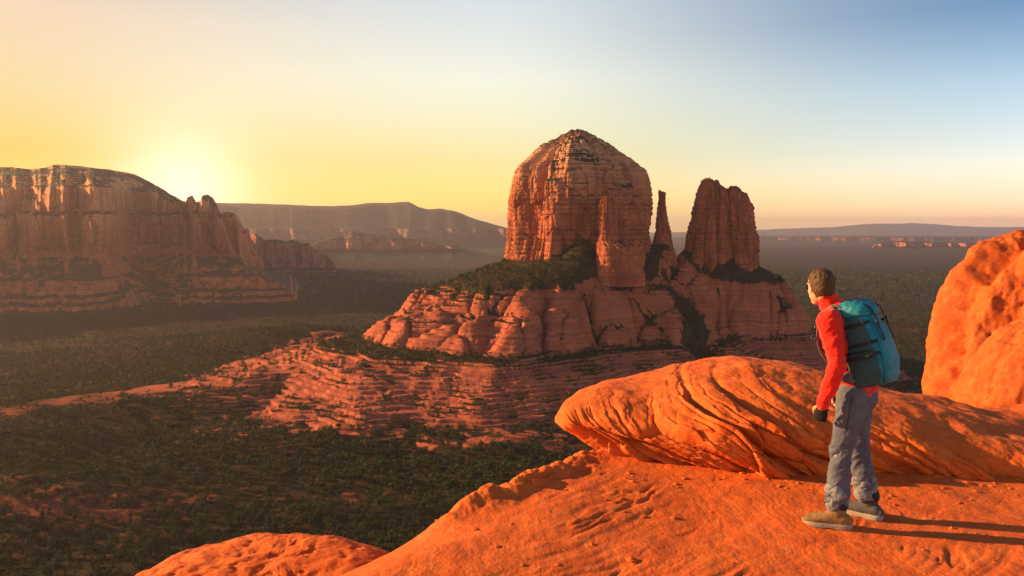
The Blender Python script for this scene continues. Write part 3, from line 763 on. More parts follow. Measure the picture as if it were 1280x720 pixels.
# loose chips of sandstone lying on the ledge
g = np.random.default_rng(21); V = []; Q = []; off = 0
for k in range(150):
    if k < 90: x = g.uniform(.9, 5.5); y = 6.25 + g.normal() * .22 - .0 * x
    else: x = g.uniform(-.6, 4.6); y = g.uniform(4.6, 6.4)
    if math.hypot(x - 2.3, y - 5.5) < .45: continue
    s0 = g.uniform(.006, .022) * (1.5 if g.random() < .12 else 1)
    bm = bmesh.new(); bmesh.ops.create_icosphere(bm, subdivisions=2, radius=1)
    sc = np.array((g.uniform(.8, 1.6), g.uniform(.7, 1.2), g.uniform(.3, .6))) * s0; a = g.uniform(0, 6.28)
    co = np.array([v.co[:] for v in bm.verts]); co *= (1 + .35 * noise(co[:, 0] * 1.3 + k, co[:, 1] * 1.3, co[:, 2] * 1.3))[:, None]
    co = co * sc; co = np.stack([co[:, 0] * math.cos(a) - co[:, 1] * math.sin(a), co[:, 0] * math.sin(a) + co[:, 1] * math.cos(a), co[:, 2]], -1) + (x, y, float(fg_z(x, y)) + s0 * .15)
    V.append(co); Q.append(np.array([[v.index for v in f.verts] for f in bm.faces]) + off); off += len(co); bm.free()
tag(link('gravel', mesh_arrays('gravel', np.concatenate(V), None, np.concatenate(Q), smooth=False), M_rock2), 'small chips of red sandstone scattered on the ledge', 'gravel', kind='stuff')
# ================================================================ the walker
def cloth_mat(name, col, col2=None, scale=40, rough=.85, spec=.2, bump=.003, weave=True, sheen=0.0):
    t = NT(name, rough, spec); c = t.coord()
    n = t.noise(c, scale * .25, 5, .6)
    k = t.mix(t.ramp(n, [(.35, 0.0), (.65, 1.0)]), col, col2 or tuple(x * .8 for x in col))
    b = t.bump(t.noise(c, scale, 6, .7), bump * 2, .7)
    if weave: b = t.bump(t.noise(t.map(c, (1, 1, 1)), scale * 14, 2, .5), bump * .4, .5, b)
    t.b.inputs['Sheen Weight'].default_value = sheen
    return t.out(k, b)
M_skin = NT('skin', .55, .35); M_skin.b.inputs['Subsurface Weight'].default_value = .12; M_skin.b.inputs['Subsurface Radius'].default_value = (.012, .004, .002)
_c = M_skin.coord(); M_skin = M_skin.out(M_skin.mix(M_skin.noise(_c, 22, 4), (.50, .235, .15), (.62, .32, .215)), M_skin.bump(M_skin.noise(_c, 160, 3), .001, .5))
M_jacket = cloth_mat('red_fleece', (.72, .018, .008), (.60, .012, .006), 60, .9, .15, .003, sheen=.25)
M_trous = cloth_mat('grey_trousers', (.10, .11, .155), (.07, .077, .112), 30, .8, .25, .003)
M_gaiter = cloth_mat('grey_cuff', (.20, .21, .25), (.12, .13, .16), 30, .7, .3, .003)
M_hair = NT('brown_hair', .65, .3); _c = M_hair.coord()
M_hair = M_hair.out(M_hair.mix(M_hair.noise(M_hair.map(_c, (90, 90, 18)), 1.0, 3), (.028, .013, .007), (.11, .052, .023)), M_hair.bump(M_hair.noise(M_hair.map(_c, (150, 150, 25)), 1.0, 3), .004, .9))
M_black = NT('black_plastic', .45, .4).out((.012, .012, .014))
M_glove = cloth_mat('black_glove', (.016, .015, .016), None, 60)
M_teal = cloth_mat('teal_pack_fabric', (.008, .19, .28), (.006, .14, .21), 22, .6, .35, .004)
M_slate = cloth_mat('slate_pack_fabric', (.030, .075, .095), (.022, .055, .07), 26, .75, .25, .003)
M_strap = cloth_mat('dark_webbing', (.022, .026, .030), None, 120, .7)
M_hip = cloth_mat('grey_padding', (.13, .15, .16), (.09, .10, .11), 60, .85)
M_tan = cloth_mat('tan_webbing', (.33, .25, .13), (.24, .18, .10), 100, .8)
M_boot = cloth_mat('tan_suede', (.26, .145, .060), (.16, .095, .045), 40, .9)
M_boot2 = cloth_mat('grey_mesh', (.075, .075, .08), (.05, .05, .055), 60, .85)
M_sole = cloth_mat('pale_rubber', (.34, .30, .26), (.22, .19, .17), 40, .85, weave=False)
M_lace = cloth_mat('lace', (.22, .15, .07), None, 100)

def ring_tube(bm, pts, n=20, cap=True):
    """pts: (centre, radius sideways, radius front, side axis) lofted with spline smoothing"""
    P = [Vector(p[0]) for p in pts]
    m = len(P); rings = []
    SUBD = 5
    def cr(a, b, c, d, t): return .5 * ((2 * b) + (c - a) * t + (2 * a - 5 * b + 4 * c - d) * t * t + (3 * b - a - 3 * c + d) * t ** 3)
    R = [(p[1], p[2]) for p in pts]
    S = [Vector(p[3]) if len(p) > 3 else Vector((0, 1, 0)) for p in pts]
    seq = []
    for i in range(m - 1):
        g = lambda A, k: A[max(0, min(m - 1, k))]
        for q in range(SUBD + (i == m - 2)):
            t = q / SUBD
            c = Vector([cr(g(P, i - 1)[k], g(P, i)[k], g(P, i + 1)[k], g(P, i + 2)[k], t) for k in range(3)])
            a = max(1e-4, cr(g(R, i - 1)[0], g(R, i)[0], g(R, i + 1)[0], g(R, i + 2)[0], t)); b = max(1e-4, cr(g(R, i - 1)[1], g(R, i)[1], g(R, i + 1)[1], g(R, i + 2)[1], t))
            seq.append((c, a, b, g(S, i).lerp(g(S, i + 1), t)))
    for k, (c, a, b, s) in enumerate(seq):
        tn = (seq[min(k + 1, len(seq) - 1)][0] - seq[max(k - 1, 0)][0]).normalized()
        s = (s - tn * s.dot(tn)).normalized(); f = s.cross(tn)
        rings.append([bm.verts.new(c + s * a * math.cos(2 * math.pi * j / n) + f * b * math.sin(2 * math.pi * j / n)) for j in range(n)])
    for A, B in zip(rings, rings[1:]):
        for j in range(n): bm.faces.new((A[j], A[(j + 1) % n], B[(j + 1) % n], B[j]))
    if cap:
        for ring, e, sgn in ((rings[0], seq[0], -1), (rings[-1], seq[-1], 1)):
            k = 0 if sgn < 0 else len(seq) - 1
            tn = ((seq[1][0] - seq[0][0]) if sgn < 0 else (seq[-1][0] - seq[-2][0])).normalized() * sgn
            prev = ring
            for h in (.5, .85):
                sc = math.sqrt(1 - h * h); c = e[0] + tn * h * min(e[1], e[2])
                new = [bm.verts.new(c + (v.co - e[0]) * sc) for v in ring]
                for j in range(n):
                    q = (prev[j], prev[(j + 1) % n], new[(j + 1) % n], new[j])
                    bm.faces.new(q if sgn > 0 else q[::-1])
                prev = new
            bm.faces.new(prev if sgn > 0 else prev[::-1])
def ellip(bm, c, r, rot=None, seg=24):
    M = Matrix.Translation(c) @ (rot.to_matrix().to_4x4() if rot else Matrix()) @ Matrix.Diagonal((*r, 1))
    bmesh.ops.create_uvsphere(bm, u_segments=seg, v_segments=seg // 2, radius=1, matrix=M)
def fuse(name, bm, mat, parent, voxel=.007, smooth=4, disp=None, sub=0):
    bmesh.ops.recalc_face_normals(bm, faces=bm.faces)
    me = bpy.data.meshes.new(name); bm.to_mesh(me); bm.free()
    o = bpy.data.objects.new(name, me); COL.objects.link(o)
    r = o.modifiers.new('r', 'REMESH'); r.mode = 'VOXEL'; r.voxel_size = voxel
    s = o.modifiers.new('s', 'SMOOTH'); s.iterations = smooth; s.factor = .5
    dg = bpy.context.evaluated_depsgraph_get()
    me2 = bpy.data.meshes.new_from_object(o.evaluated_get(dg)); me2.name = name
    o.modifiers.clear(); old = o.data; o.data = me2; bpy.data.meshes.remove(old)
    if disp:
        n = len(me2.vertices); co = np.empty(n * 3, np.float32); me2.vertices.foreach_get('co', co); co = co.reshape(-1, 3)
        nr = np.array([v.normal[:] for v in me2.vertices])
        d = disp(co[:, 0].astype(float), co[:, 1].astype(float), co[:, 2].astype(float))
        co = co + nr * d[:, None]; me2.vertices.foreach_set('co', co.ravel().astype(np.float32))
    me2.polygons.foreach_set('use_smooth', np.ones(len(me2.polygons), bool)); me2.update()
    me2.materials.clear(); me2.materials.append(mat); o.parent = parent
    return o
def plain(name, bm, mat, parent, smooth=True, sub=0):
    bmesh.ops.recalc_face_normals(bm, faces=bm.faces)
    me = bpy.data.meshes.new(name); bm.to_mesh(me); bm.free(); me.materials.append(mat)
    me.polygons.foreach_set('use_smooth', np.full(len(me.polygons), smooth))
    o = bpy.data.objects.new(name, me); COL.objects.link(o); o.parent = parent
    if sub: m = o.modifiers.new('s', 'SUBSURF'); m.levels = m.render_levels = sub
    return o

FACE = math.radians(160)              # the walker faces left, a little away from the camera
PD = 5.42
PX, PY = xat(1047, 659, PD), PD
gz = float(fg_z(PX, PY, False))
person = empty('person', (PX, PY, gz), FACE)
tag(person, 'person in red jacket and grey trousers looking away over the valley with a teal backpack', 'person')

# ---- joints (x forward, y to the walker's left, z up)
aL, aR = Vector((.02, .135, .10)), Vector((-.20, -.15, .11))
kL, kR = Vector((.00, .12, .51)), Vector((-.12, -.12, .51))
hL, hR = Vector((-.075, .095, .93)), Vector((-.105, -.095, .93))
pel = Vector((-.09, 0, .96)); wai = Vector((-.055, 0, 1.12)); chs = Vector((.0, .0, 1.31)); nkb = Vector((.060, 0, 1.472))
head = Vector((.155, -.004, 1.632))
TW = math.radians(-26)                # torso turned further away from the camera
HW = math.radians(-62)                # head turned further still
side = Vector((-math.sin(TW), math.cos(TW), 0)); fwd = Vector((math.cos(TW), math.sin(TW), 0))
shL = Vector((.02, 0, 1.425)) + side * .185; shR = Vector((.02, 0, 1.425)) - side * .185
elL = Vector((.045, .255, 1.14)); wrL = Vector((.125, .225, .865))
elR = shR + Vector((.02, -.05, -.28)); wrR = elR + Vector((.04, .02, -.26))
Yh = Vector((0, 1, 0))

# ---- body: one continuous figure
bm = bmesh.new()
for a, k, h in ((aL, kL, hL), (aR, kR, hR)):
    ring_tube(bm, [(h, .080, .085, Yh), (h.lerp(k, .5), .066, .070, Yh), (k, .050, .054, Yh), (k.lerp(a, .35), .047, .052, Yh), (a, .034, .038, Yh), (a - Vector((0, 0, .05)), .034, .04, Yh)])
ring_tube(bm, [(pel, .145, .105, Yh), (wai, .125, .088, side), (chs, .155, .105, side), (Vector((.03, 0, 1.43)), .13, .08, side), (nkb, .06, .06, side)])
hf = Vector((math.cos(HW), math.sin(HW), 0)); hs = Vector((-math.sin(HW), math.cos(HW), 0))
ring_tube(bm, [(nkb - Vector((0, 0, .04)), .060, .062, side), (nkb.lerp(head, .45), .054, .058, hs), (head - Vector((.02, 0, .05)), .056, .062, hs)])
hq = Euler((0, math.radians(6), HW)).to_matrix()
def hp(f, s, u): return head + hq @ (Vector((f, s, u)) * 1.07)
HS = 1.07
def hel(bm, f, s, u, rf, rs, ru, pitch=0): ellip(bm, hp(f, s, u), (rf * HS, rs * HS, ru * HS), (hq @ Euler((0, pitch, 0)).to_matrix()).to_euler())
hel(bm, -.008, 0, .028, .095, .076, .092)            # skull
hel(bm, .030, 0, -.035, .062, .058, .070)            # face
hel(bm, .050, 0, -.088, .034, .036, .024)            # chin
hel(bm, .080, 0, .028, .016, .052, .014)             # brow
hel(bm, .058, .032, -.022, .026, .022, .022); hel(bm, .058, -.032, -.022, .026, .022, .022)   # cheeks
hel(bm, .100, 0, -.016, .017, .012, .026, .45)       # nose
hel(bm, .106, 0, -.030, .013, .015, .010)
hel(bm, .082, 0, -.054, .013, .024, .008); hel(bm, .081, 0, -.066, .012, .021, .008)          # lips
for s_ in (1, -1):
    hel(bm, -.010, .078 * s_, -.008, .019, .008, .033, .18)      # ears
    hel(bm, -.014, .083 * s_, .012, .014, .006, .014)
for sh, el, wr in ((shL, elL, wrL), (shR, elR, wrR)):
    ring_tube(bm, [(sh.lerp(chs, .25), .055, .055, fwd), (sh, .056, .058, fwd), (sh.lerp(el, .5), .043, .047, fwd), (el, .036, .039, fwd), (el.lerp(wr, .35), .036, .039, fwd), (wr, .024, .029, fwd)], 16)
def hand(bm, wr, dirn, palm, sideways, curl, thumb_side):
    """dirn: down the hand, palm: the way the palm faces, sideways: toward the index finger"""
    d, pn_, sd_ = dirn.normalized(), palm.normalized(), sideways.normalized()
    ring_tube(bm, [(wr, .026, .020, sd_), (wr + d * .035, .033, .019, sd_), (wr + d * .075, .040, .017, sd_), (wr + d * .090, .038, .014, sd_)], 14)
    for k, L in enumerate((.078, .088, .082, .065)):
        b = wr + d * (.082 - .004 * abs(k - 1)) + sd_ * (.029 - .0195 * k)
        pts = [(b - d * .02, .0095, .0095, sd_), (b, .0098, .0098, sd_)]
        ang = 0; p = b.copy(); dd = d.copy()
        for j, fr in enumerate((.45, .32, .23)):
            ang += curl[j] * (1 + .06 * k)
            dd = (d * math.cos(ang) + pn_ * math.sin(ang)).normalized()
            p = p + dd * L * fr; pts.append((p, .0092 - .0008 * j, .0092 - .0008 * j, sd_))
        ring_tube(bm, pts, 10)
    t0 = wr + d * .022 + sd_ * .022
    t1 = t0 + (sd_ * .7 + d * .6 + pn_ * .3).normalized() * .036; t2 = t1 + (d * .85 + pn_ * .5 + sd_ * .05).normalized() * .030; t3 = t2 + (d * .8 + pn_ * .6 - sd_ * .2).normalized() * .024
    ring_tube(bm, [(t0, .014, .013, pn_), (t1, .0125, .0125, pn_), (t2, .0105, .0105, pn_), (t3, .009, .009, pn_)], 10)
hdL = (wrL - elL).normalized() * .7 + Vector((.02, 0, -.6))
hand(bm, wrL, hdL, Vector((-.25, -.9, 0)), Vector((.9, -.2, .2)), (.55, .65, .5), 1)
hdR = (wrR - elR).normalized()
hand(bm, wrR, hdR, Vector((-.2, .95, 0)), Vector((.95, .1, .1)), (.8, .9, .6), 1)
body = fuse('body', bm, M_skin, person, .0042, 2)

# ---- gloves: fingerless, over palm and wrist
bm = bmesh.new(); d_ = hdL.normalized(); s_ = Vector((.9, -.2, .2)).normalized()
ring_tube(bm, [(wrL - d_ * .03, .034, .031, s_), (wrL, .033, .028, s_), (wrL + d_ * .04, .040, .026, s_), (wrL + d_ * .085, .046, .024, s_), (wrL + d_ * .100, .044, .022, s_)], 18)
for k in range(4):
    b = wrL + d_ * .085 + s_ * (.029 - .0195 * k); q = (d_ * math.cos(.55) + Vector((-.25, -.9, 0)).normalized() * math.sin(.55))
    ring_tube(bm, [(b - d_ * .01, .0125, .0125, s_), (b + q * .028, .0122, .0122, s_)], 10)
fuse('glove', bm, M_glove, person, .004, 2)
bm = bmesh.new(); d_ = hdR.normalized(); s_ = Vector((.95, .1, .1)).normalized()
ring_tube(bm, [(wrR - d_ * .03, .034, .031, s_), (wrR, .033, .028, s_), (wrR + d_ * .04, .040, .026, s_), (wrR + d_ * .09, .046, .024, s_)], 18)
fuse('glove', bm, M_glove, person, .004, 2)

# ---- hair: cropped, open at the face, cut straight at the nape
bm = bmesh.new(); hel(bm, -.012, 0, .032, .097, .080, .093)
hel(bm, -.034, 0, -.002, .070, .073, .080)
for k in range(46):
    g = random.Random(k); a = g.uniform(0, 6.28); e = g.uniform(.2, 1.5)
    v = Vector((math.cos(a) * math.cos(e) * .100 - .012, math.sin(a) * math.cos(e) * .082, math.sin(e) * .092 + .032))
    hel(bm, v.x * .94, v.y * .94, v.z * .95, .013, .013, .006)
geom = bm.verts[:] + bm.edges[:] + bm.faces[:]
hair = fuse('hair', bm, M_hair, person, .0045, 2, disp=lambda x, y, z: .0030 * fbm(x * 70, y * 70, z * 35, 3))
hm = bmesh.new(); hm.from_mesh(hair.data)
for (f, u, nf, nu) in ((.066, .030, 1.0, -.05), (.028, -.012, .55, -.62), (-.05, -.062, -.10, -1.0)):
    pt = hp(f, 0, u); no = (hq @ Vector((nf, 0, nu))).normalized()
    if nf == .55: continue
    bmesh.ops.bisect_plane(hm, geom=hm.verts[:] + hm.edges[:] + hm.faces[:], plane_co=pt, plane_no=no, clear_outer=True)
# temple and sideburn line: remove whatever sits in front of and below the ear
dele = []
inv = hq.inverted()
for v in hm.verts:
    q = inv @ (v.co - head) / 1.07
    if q.x > .004 and q.z < .050 + .10 * (q.x - .03) and not (q.x < .018 and q.z > -.02): dele.append(v)
    elif q.x > -.028 and q.z < -.018 and abs(q.y) > .045: dele.append(v)
bmesh.ops.delete(hm, geom=dele, context='VERTS')
hm.to_mesh(hair.data); hm.free(); hair.data.polygons.foreach_set('use_smooth', np.ones(len(hair.data.polygons), bool))

# ---- sunglasses
bm = bmesh.new()
for s_ in (1, -1):
    M = Matrix.Translation(hp(.096, .032 * s_, .006)) @ (hq @ Euler((0, 0, .28 * s_)).to_matrix()).to_4x4() @ Matrix.Diagonal((.006, .029, .020, 1))
    bmesh.ops.create_uvsphere(bm, u_segments=16, v_segments=10, radius=1, matrix=M)
    ring_tube(bm, [(hp(.094, .058 * s_, .012), .004, .004), (hp(.05, .078 * s_, .012), .0035, .0035), (hp(-.008, .085 * s_, .010), .0035, .0035)], 8)
ring_tube(bm, [(hp(.103, -.012, .010), .004, .004), (hp(.106, 0, .012), .004, .004), (hp(.103, .012, .010), .004, .004)], 8)
plain('sunglasses', bm, M_black, person)

# ---- jacket
def folds(x, y, z):
    a = .0095 * fbm(x * 9, y * 9, z * 12 + x * 9, 3) + .0035 * fbm(x * 22, y * 22, z * 34, 3)
    return a
bm = bmesh.new()
hem = Vector((-.095, 0, .925))
ring_tube(bm, [(hem, .175, .135, Yh), (Vector((-.085, 0, .98)), .172, .132, Yh), (Vector((-.06, 0, 1.10)), .160, .122, side), (Vector((-.02, 0, 1.24)), .178, .132, side),
               (Vector((.01, 0, 1.36)), .185, .128, side), (Vector((.03, 0, 1.44)), .155, .098, side), (Vector((.05, 0, 1.49)), .080, .078, side)], 32)
ring_tube(bm, [(Vector((.048, 0, 1.455)), .082, .080, side), (Vector((.080, 0, 1.505)), .070, .072, side), (Vector((.100, .0, 1.545)), .068, .070, side)], 24)
for sh, el, wr in ((shL, elL, wrL), (shR, elR, wrR)):
    e = (wr - el).normalized()
    ring_tube(bm, [(sh.lerp(Vector((.01, 0, 1.36)), .35), .080, .085, fwd), (sh, .078, .082, fwd), (sh.lerp(el, .35), .068, .074, fwd), (sh.lerp(el, .75), .058, .064, fwd), (el, .056, .062, fwd),
                   (el.lerp(wr, .4), .052, .056, fwd), (el.lerp(wr, .8), .045, .050, fwd), (wr - e * .012, .040, .044, fwd)], 22)
jacket = fuse('jacket', bm, M_jacket, person, .0065, 4, folds)
bm = bmesh.new()
ring_tube(bm, [(nkb + Vector((.075, .006, -.03)) , .004, .004), (Vector((.125, -.03, 1.36)), .004, .004), (Vector((.10, -.03, 1.15)), .004, .004)], 8)
plain('zip', bm, M_strap, jacket)
for wr, el in ((wrL, elL), (wrR, elR)):
    bm = bmesh.new(); e = (wr - el).normalized()
    ring_tube(bm, [(wr - e * .035, .043, .047, fwd), (wr - e * .012, .043, .047, fwd), (wr + e * .004, .041, .045, fwd)], 24)
    fuse('cuff', bm, M_jacket, jacket, .0045, 2)

# ---- trousers
def tfold(x, y, z):
    k = np.exp(-((z - .50) / .10) ** 2) + .9 * np.exp(-((z - .24) / .12) ** 2) + .6 * np.exp(-((z - .84) / .07) ** 2) + .35
    zz = z * 15 + 2.2 * x * 6
    return k * (.011 * fbm(x * 8, y * 8, zz, 3) + .004 * fbm(x * 25, y * 25, z * 40, 3))
bm = bmesh.new()
ring_tube(bm, [(Vector((-.085, 0, 1.03)), .152, .118, Yh), (Vector((-.09, 0, .97)), .165, .128, Yh), (Vector((-.095, 0, .90)), .172, .135, Yh), (Vector((-.09, 0, .85)), .150, .120, Yh)], 30)
for a, k, h in ((aL, kL, hL), (aR, kR, hR)):
    ring_tube(bm, [(h, .096, .108, Yh), (h.lerp(k, .3), .087, .098, Yh), (h.lerp(k, .7), .072, .081, Yh), (k, .064, .073, Yh), (k.lerp(a, .3), .064, .073, Yh), (k.lerp(a, .65), .066, .073, Yh),
                   (k.lerp(a, .88), .058, .066, Yh), (a + Vector((0, 0, .075)), .056, .064, Yh)], 26)
trous = fuse('trousers', bm, M_trous, person, .0065, 3, tfold)
for a, k in ((aL, kL), (aR, kR)):
    bm = bmesh.new()
    ring_tube(bm, [(a.lerp(k, .40), .068, .074, Yh), (a.lerp(k, .30), .069, .077, Yh), (a.lerp(k, .15), .064, .073, Yh), (a + Vector((0, 0, .085)), .057, .066, Yh), (a + Vector((0, 0, .062)), .055, .063, Yh)], 26)
    fuse('trouser_cuff', bm, M_gaiter, trous, .006, 2, lambda x, y, z: .013 * fbm(x * 12, y * 12, z * 16, 3) + .005 * fbm(x * 30, y * 30, z * 30, 2))
bm = bmesh.new()   # side pocket flap and seam on the left thigh
ring_tube(bm, [(hL.lerp(kL, .02) + Vector((.02, .105, 0)), .003, .003), (hL.lerp(kL, .5) + Vector((.01, .090, 0)), .003, .003), (kL + Vector((0, .078, 0)), .003, .003)], 6)
plain('seam', bm, M_strap, trous)

# ---- boots
def boot(a, yaw, upper):
    e = empty('boot', (a.x, a.y, 0), yaw); e.parent = person
    X = Vector
    bm = bmesh.new()
    ring_tube(bm, [(X((-.085, 0, .060)), .030, .030, Yh), (X((-.055, 0, .066)), .042, .048, Yh), (X((.0, 0, .068)), .045, .054, Yh), (X((.06, 0, .062)), .048, .046, Yh),
                   (X((.12, 0, .053)), .051, .036, Yh), (X((.165, .004, .047)), .047, .029, Yh), (X((.198, .008, .038)), .030, .015, Yh)], 22)
    ring_tube(bm, [(X((.020, 0, .072)), .043, .058, Yh), (X((-.004, 0, .115)), .046, .058, Yh), (X((-.015, 0, .158)), .050, .058, Yh)], 22)
    fuse('upper', bm, upper, e, .0042, 3, lambda x, y, z: .0018 * fbm(x * 30, y * 30, z * 30, 3))
    bm = bmesh.new()   # sole: outline extruded, heel block and toe spring
    outl = [(-.105, 0), (-.098, .026), (-.07, .040), (-.02, .040), (.03, .040), (.08, .048), (.13, .052), (.175, .042), (.205, .020), (.212, .0), (.205, -.016), (.175, -.036), (.13, -.046), (.08, -.044), (.03, -.038), (-.02, -.038), (-.07, -.039), (-.098, -.026)]
    lv = [(0.0, .97), (.006, 1.0), (.022, 1.03), (.030, 1.0), (.034, .97)]
    rings = []
    for z, s in lv:
        rings.append([bm.verts.new((x * s, y * s, z + .012 * max(0, (x - .12) / .09) ** 2 + (.004 * math.sin(x * 90) if z == .022 else 0) + (.006 if x < -.0 and z > .02 else 0) - (0 if x < .0 or x > .05 or z > 0 else -.006))) for x, y in outl])
    n = len(outl)
    for A, B in zip(rings, rings[1:]):
        for j in range(n): bm.faces.new((A[j], A[(j + 1) % n], B[(j + 1) % n], B[j]))
    bm.faces.new(rings[0][::-1]); bm.faces.new(rings[-1])
    plain('sole', bm, M_sole, e, True)
    bm = bmesh.new()
    for i in range(5):
        x = .105 - i * .022; z = .075 + i * .010
        ring_tube(bm, [(X((x, .026, z - .006)), .003, .003), (X((x + .004, 0, z + .010 + .002 * i)), .003, .003), (X((x - .006, -.026, z - .006)), .003, .003)], 6)
    plain('laces', bm, M_lace, e)
    bm = bmesh.new()
    ring_tube(bm, [(X((-.016, 0, .152)), .050, .058, Yh), (X((-.018, 0, .165)), .053, .060, Yh), (X((-.018, 0, .182)), .050, .057, Yh)], 22)
    fuse('collar', bm, M_strap, e, .0045, 2)
    return e
boot(aL, math.radians(-4), M_boot)
boot(aR, math.radians(-28), M_boot2)

# ================================================================ backpack: a thing of its own, worn on the walker's back
lean = math.radians(13)
pk = empty('backpack', (PX, PY, gz), FACE)
tag(pk, 'teal hiking backpack with slate side pocket on the back of the walker', 'backpack')
pkm = Matrix.Translation((-.035, 0, .985)) @ Matrix.Rotation(TW, 4, 'Z') @ Matrix.Rotation(lean, 4, 'Y') @ Matrix.Scale(1.0, 4)
# pack space: x forward (0 = against the back), y left, z up from the hip belt
def rbox(bm, secs, n=40, p=3.2):
    """secs: (z, x centre, half depth, half width)"""
    S = np.array(secs); zz = np.linspace(S[0, 0], S[-1, 0], 46)
    rings = []
    for z in zz:
        xc, hd, hw_ = [float(np.interp(z, S[:, 0], S[:, k])) for k in (1, 2, 3)]
        r = []
        for j in range(n):
            a = 2 * math.pi * j / n; c, s = math.cos(a), math.sin(a); q = (abs(c) ** p + abs(s) ** p) ** (-1 / p)
            r.append(bm.verts.new((xc + hd * c * q, hw_ * s * q, z)))
        rings.append(r)
    for A, B in zip(rings, rings[1:]):
        for j in range(n): bm.faces.new((A[j], A[(j + 1) % n], B[(j + 1) % n], B[j]))
    bm.faces.new(rings[0][::-1]); bm.faces.new(rings[-1])
def put(o):
    o.matrix_local = pkm; return o
def pf(amp): return lambda x, y, z: amp * (fbm(x * 9, y * 9, z * 11, 3) + .5 * fbm(x * 26, y * 26, z * 30, 3))
bm = bmesh.new()
rbox(bm, [(-.035, -.17, .050, .085), (-.015, -.180, .095, .125), (.03, -.195, .115, .148), (.10, -.200, .120, .158), (.22, -.196, .118, .160), (.30, -.190, .112, .155), (.38, -.180, .102, .148), (.44, -.172, .09, .138), (.46, -.17, .07, .11)])
main = put(fuse('main_bag', bm, M_teal, pk, .007, 5, pf(.007)))
bm = bmesh.new()   # floating lid, sagging rounded
rbox(bm, [(.425, -.165, .100, .140), (.44, -.165, .122, .160), (.48, -.155, .122, .158), (.515, -.145, .105, .14), (.545, -.135, .070, .10), (.552, -.13, .035, .06)], p=2.6)
lid = put(fuse('lid', bm, M_teal, pk, .007, 5, pf(.009)))
bm = bmesh.new()   # front stretch panel
rbox(bm, [(-.02, -.285, .020, .085), (.02, -.300, .032, .108), (.12, -.312, .034, .115), (.26, -.300, .030, .11), (.36, -.278, .022, .095), (.39, -.27, .012, .08)], p=2.6)
put(fuse('front_panel', bm, M_teal, pk, .006, 4, pf(.006)))
for s_ in (1, -1):   # side pockets in slate
    bm = bmesh.new()
    rbox(bm, [(-.03, -.17, .05, .010), (-.01, -.185, .088, .020), (.06, -.192, .100, .030), (.14, -.192, .100, .030), (.19, -.200, .092, .025), (.205, -.205, .085, .018)], p=2.8)
    bmesh.ops.translate(bm, verts=bm.verts, vec=(0, .145 * s_, 0))
    o = put(fuse('side_pocket', bm, M_slate, pk, .0055, 4, pf(.006)))
    bm = bmesh.new()
    ring_tube(bm, [(Vector((-.292, .155 * s_, .206)), .006, .004, (0, 1, 0)), (Vector((-.20, .178 * s_, .203)), .006, .004, (0, 1, 0)), (Vector((-.105, .160 * s_, .196)), .006, .004, (0, 1, 0))], 8)
    q = plain('pocket_hem', bm, M_strap, o)
    # compression straps
    for z, x0, x1 in ((.245, -.300, -.085), (.165, -.300, -.085), (.375, -.275, -.085)):
        bm = bmesh.new()
        yo = .162 + (.03 if z < .2 else 0.0)
        ring_tube(bm, [(Vector((x0, .118 * s_, z + .02)), .010, .003, (0, 0, 1)), (Vector((x0 + .035, (yo - .004) * s_, z + .010)), .010, .003, (0, 0, 1)), (Vector((x0 + .12, (yo + .008) * s_, z)), .010, .003, (0, 0, 1)), (Vector((x1, (yo - .012) * s_, z - .01)), .010, .003, (0, 0, 1))], 8)
        put(plain('compression_strap', bm, M_strap, pk))
# side panel in darker cloth above the pocket
for s_ in (1, -1):
    bm = bmesh.new()
    rbox(bm, [(.19, -.185, .080, .010), (.21, -.188, .092, .014), (.32, -.178, .088, .014), (.41, -.168, .078, .012), (.425, -.165, .07, .008)], p=3)
    bmesh.ops.translate(bm, verts=bm.verts, vec=(0, .148 * s_, 0))
    put(fuse('side_panel', bm, M_slate, pk, .0055, 4, pf(.006)))
bm = bmesh.new()   # padded back panel
rbox(bm, [(-.02, -.062, .022, .11), (.10, -.070, .022, .125), (.30, -.066, .022, .12), (.46, -.058, .020, .10)], p=3)
put(fuse('back_panel', bm, M_strap, pk, .006, 3))
bm = bmesh.new()   # grab loop
ring_tube(bm, [(Vector((-.05, .03, .47)), .009, .003, (0, 0, 1)), (Vector((-.038, .02, .515)), .009, .003), (Vector((-.038, -.02, .515)), .009, .003), (Vector((-.05, -.03, .47)), .009, .003)], 8)
put(plain('grab_loop', bm, M_strap, pk))
# lid straps with buckles
for s_ in (1, -1):
    bm = bmesh.new()
    ring_tube(bm, [(Vector((-.20, .075 * s_, .535)), .011, .003, (0, 1, 0)), (Vector((-.275, .075 * s_, .49)), .011, .003, (0, 1, 0)), (Vector((-.300, .075 * s_, .42)), .011, .003, (0, 1, 0)), (Vector((-.318, .075 * s_, .33)), .011, .003, (0, 1, 0)), (Vector((-.334, .075 * s_, .26)), .011, .003, (0, 1, 0))], 8)
    st_ = put(plain('lid_strap', bm, M_strap, pk))
    bm = bmesh.new(); bmesh.ops.create_cube(bm, size=1, matrix=Matrix.Translation((-.312, .075 * s_, .385)) @ Matrix.Diagonal((.012, .030, .042, 1)))
    bmesh.ops.bevel(bm, geom=bm.edges[:], offset=.003, segments=2, affect='EDGES'); plain('buckle', bm, M_black, st_)
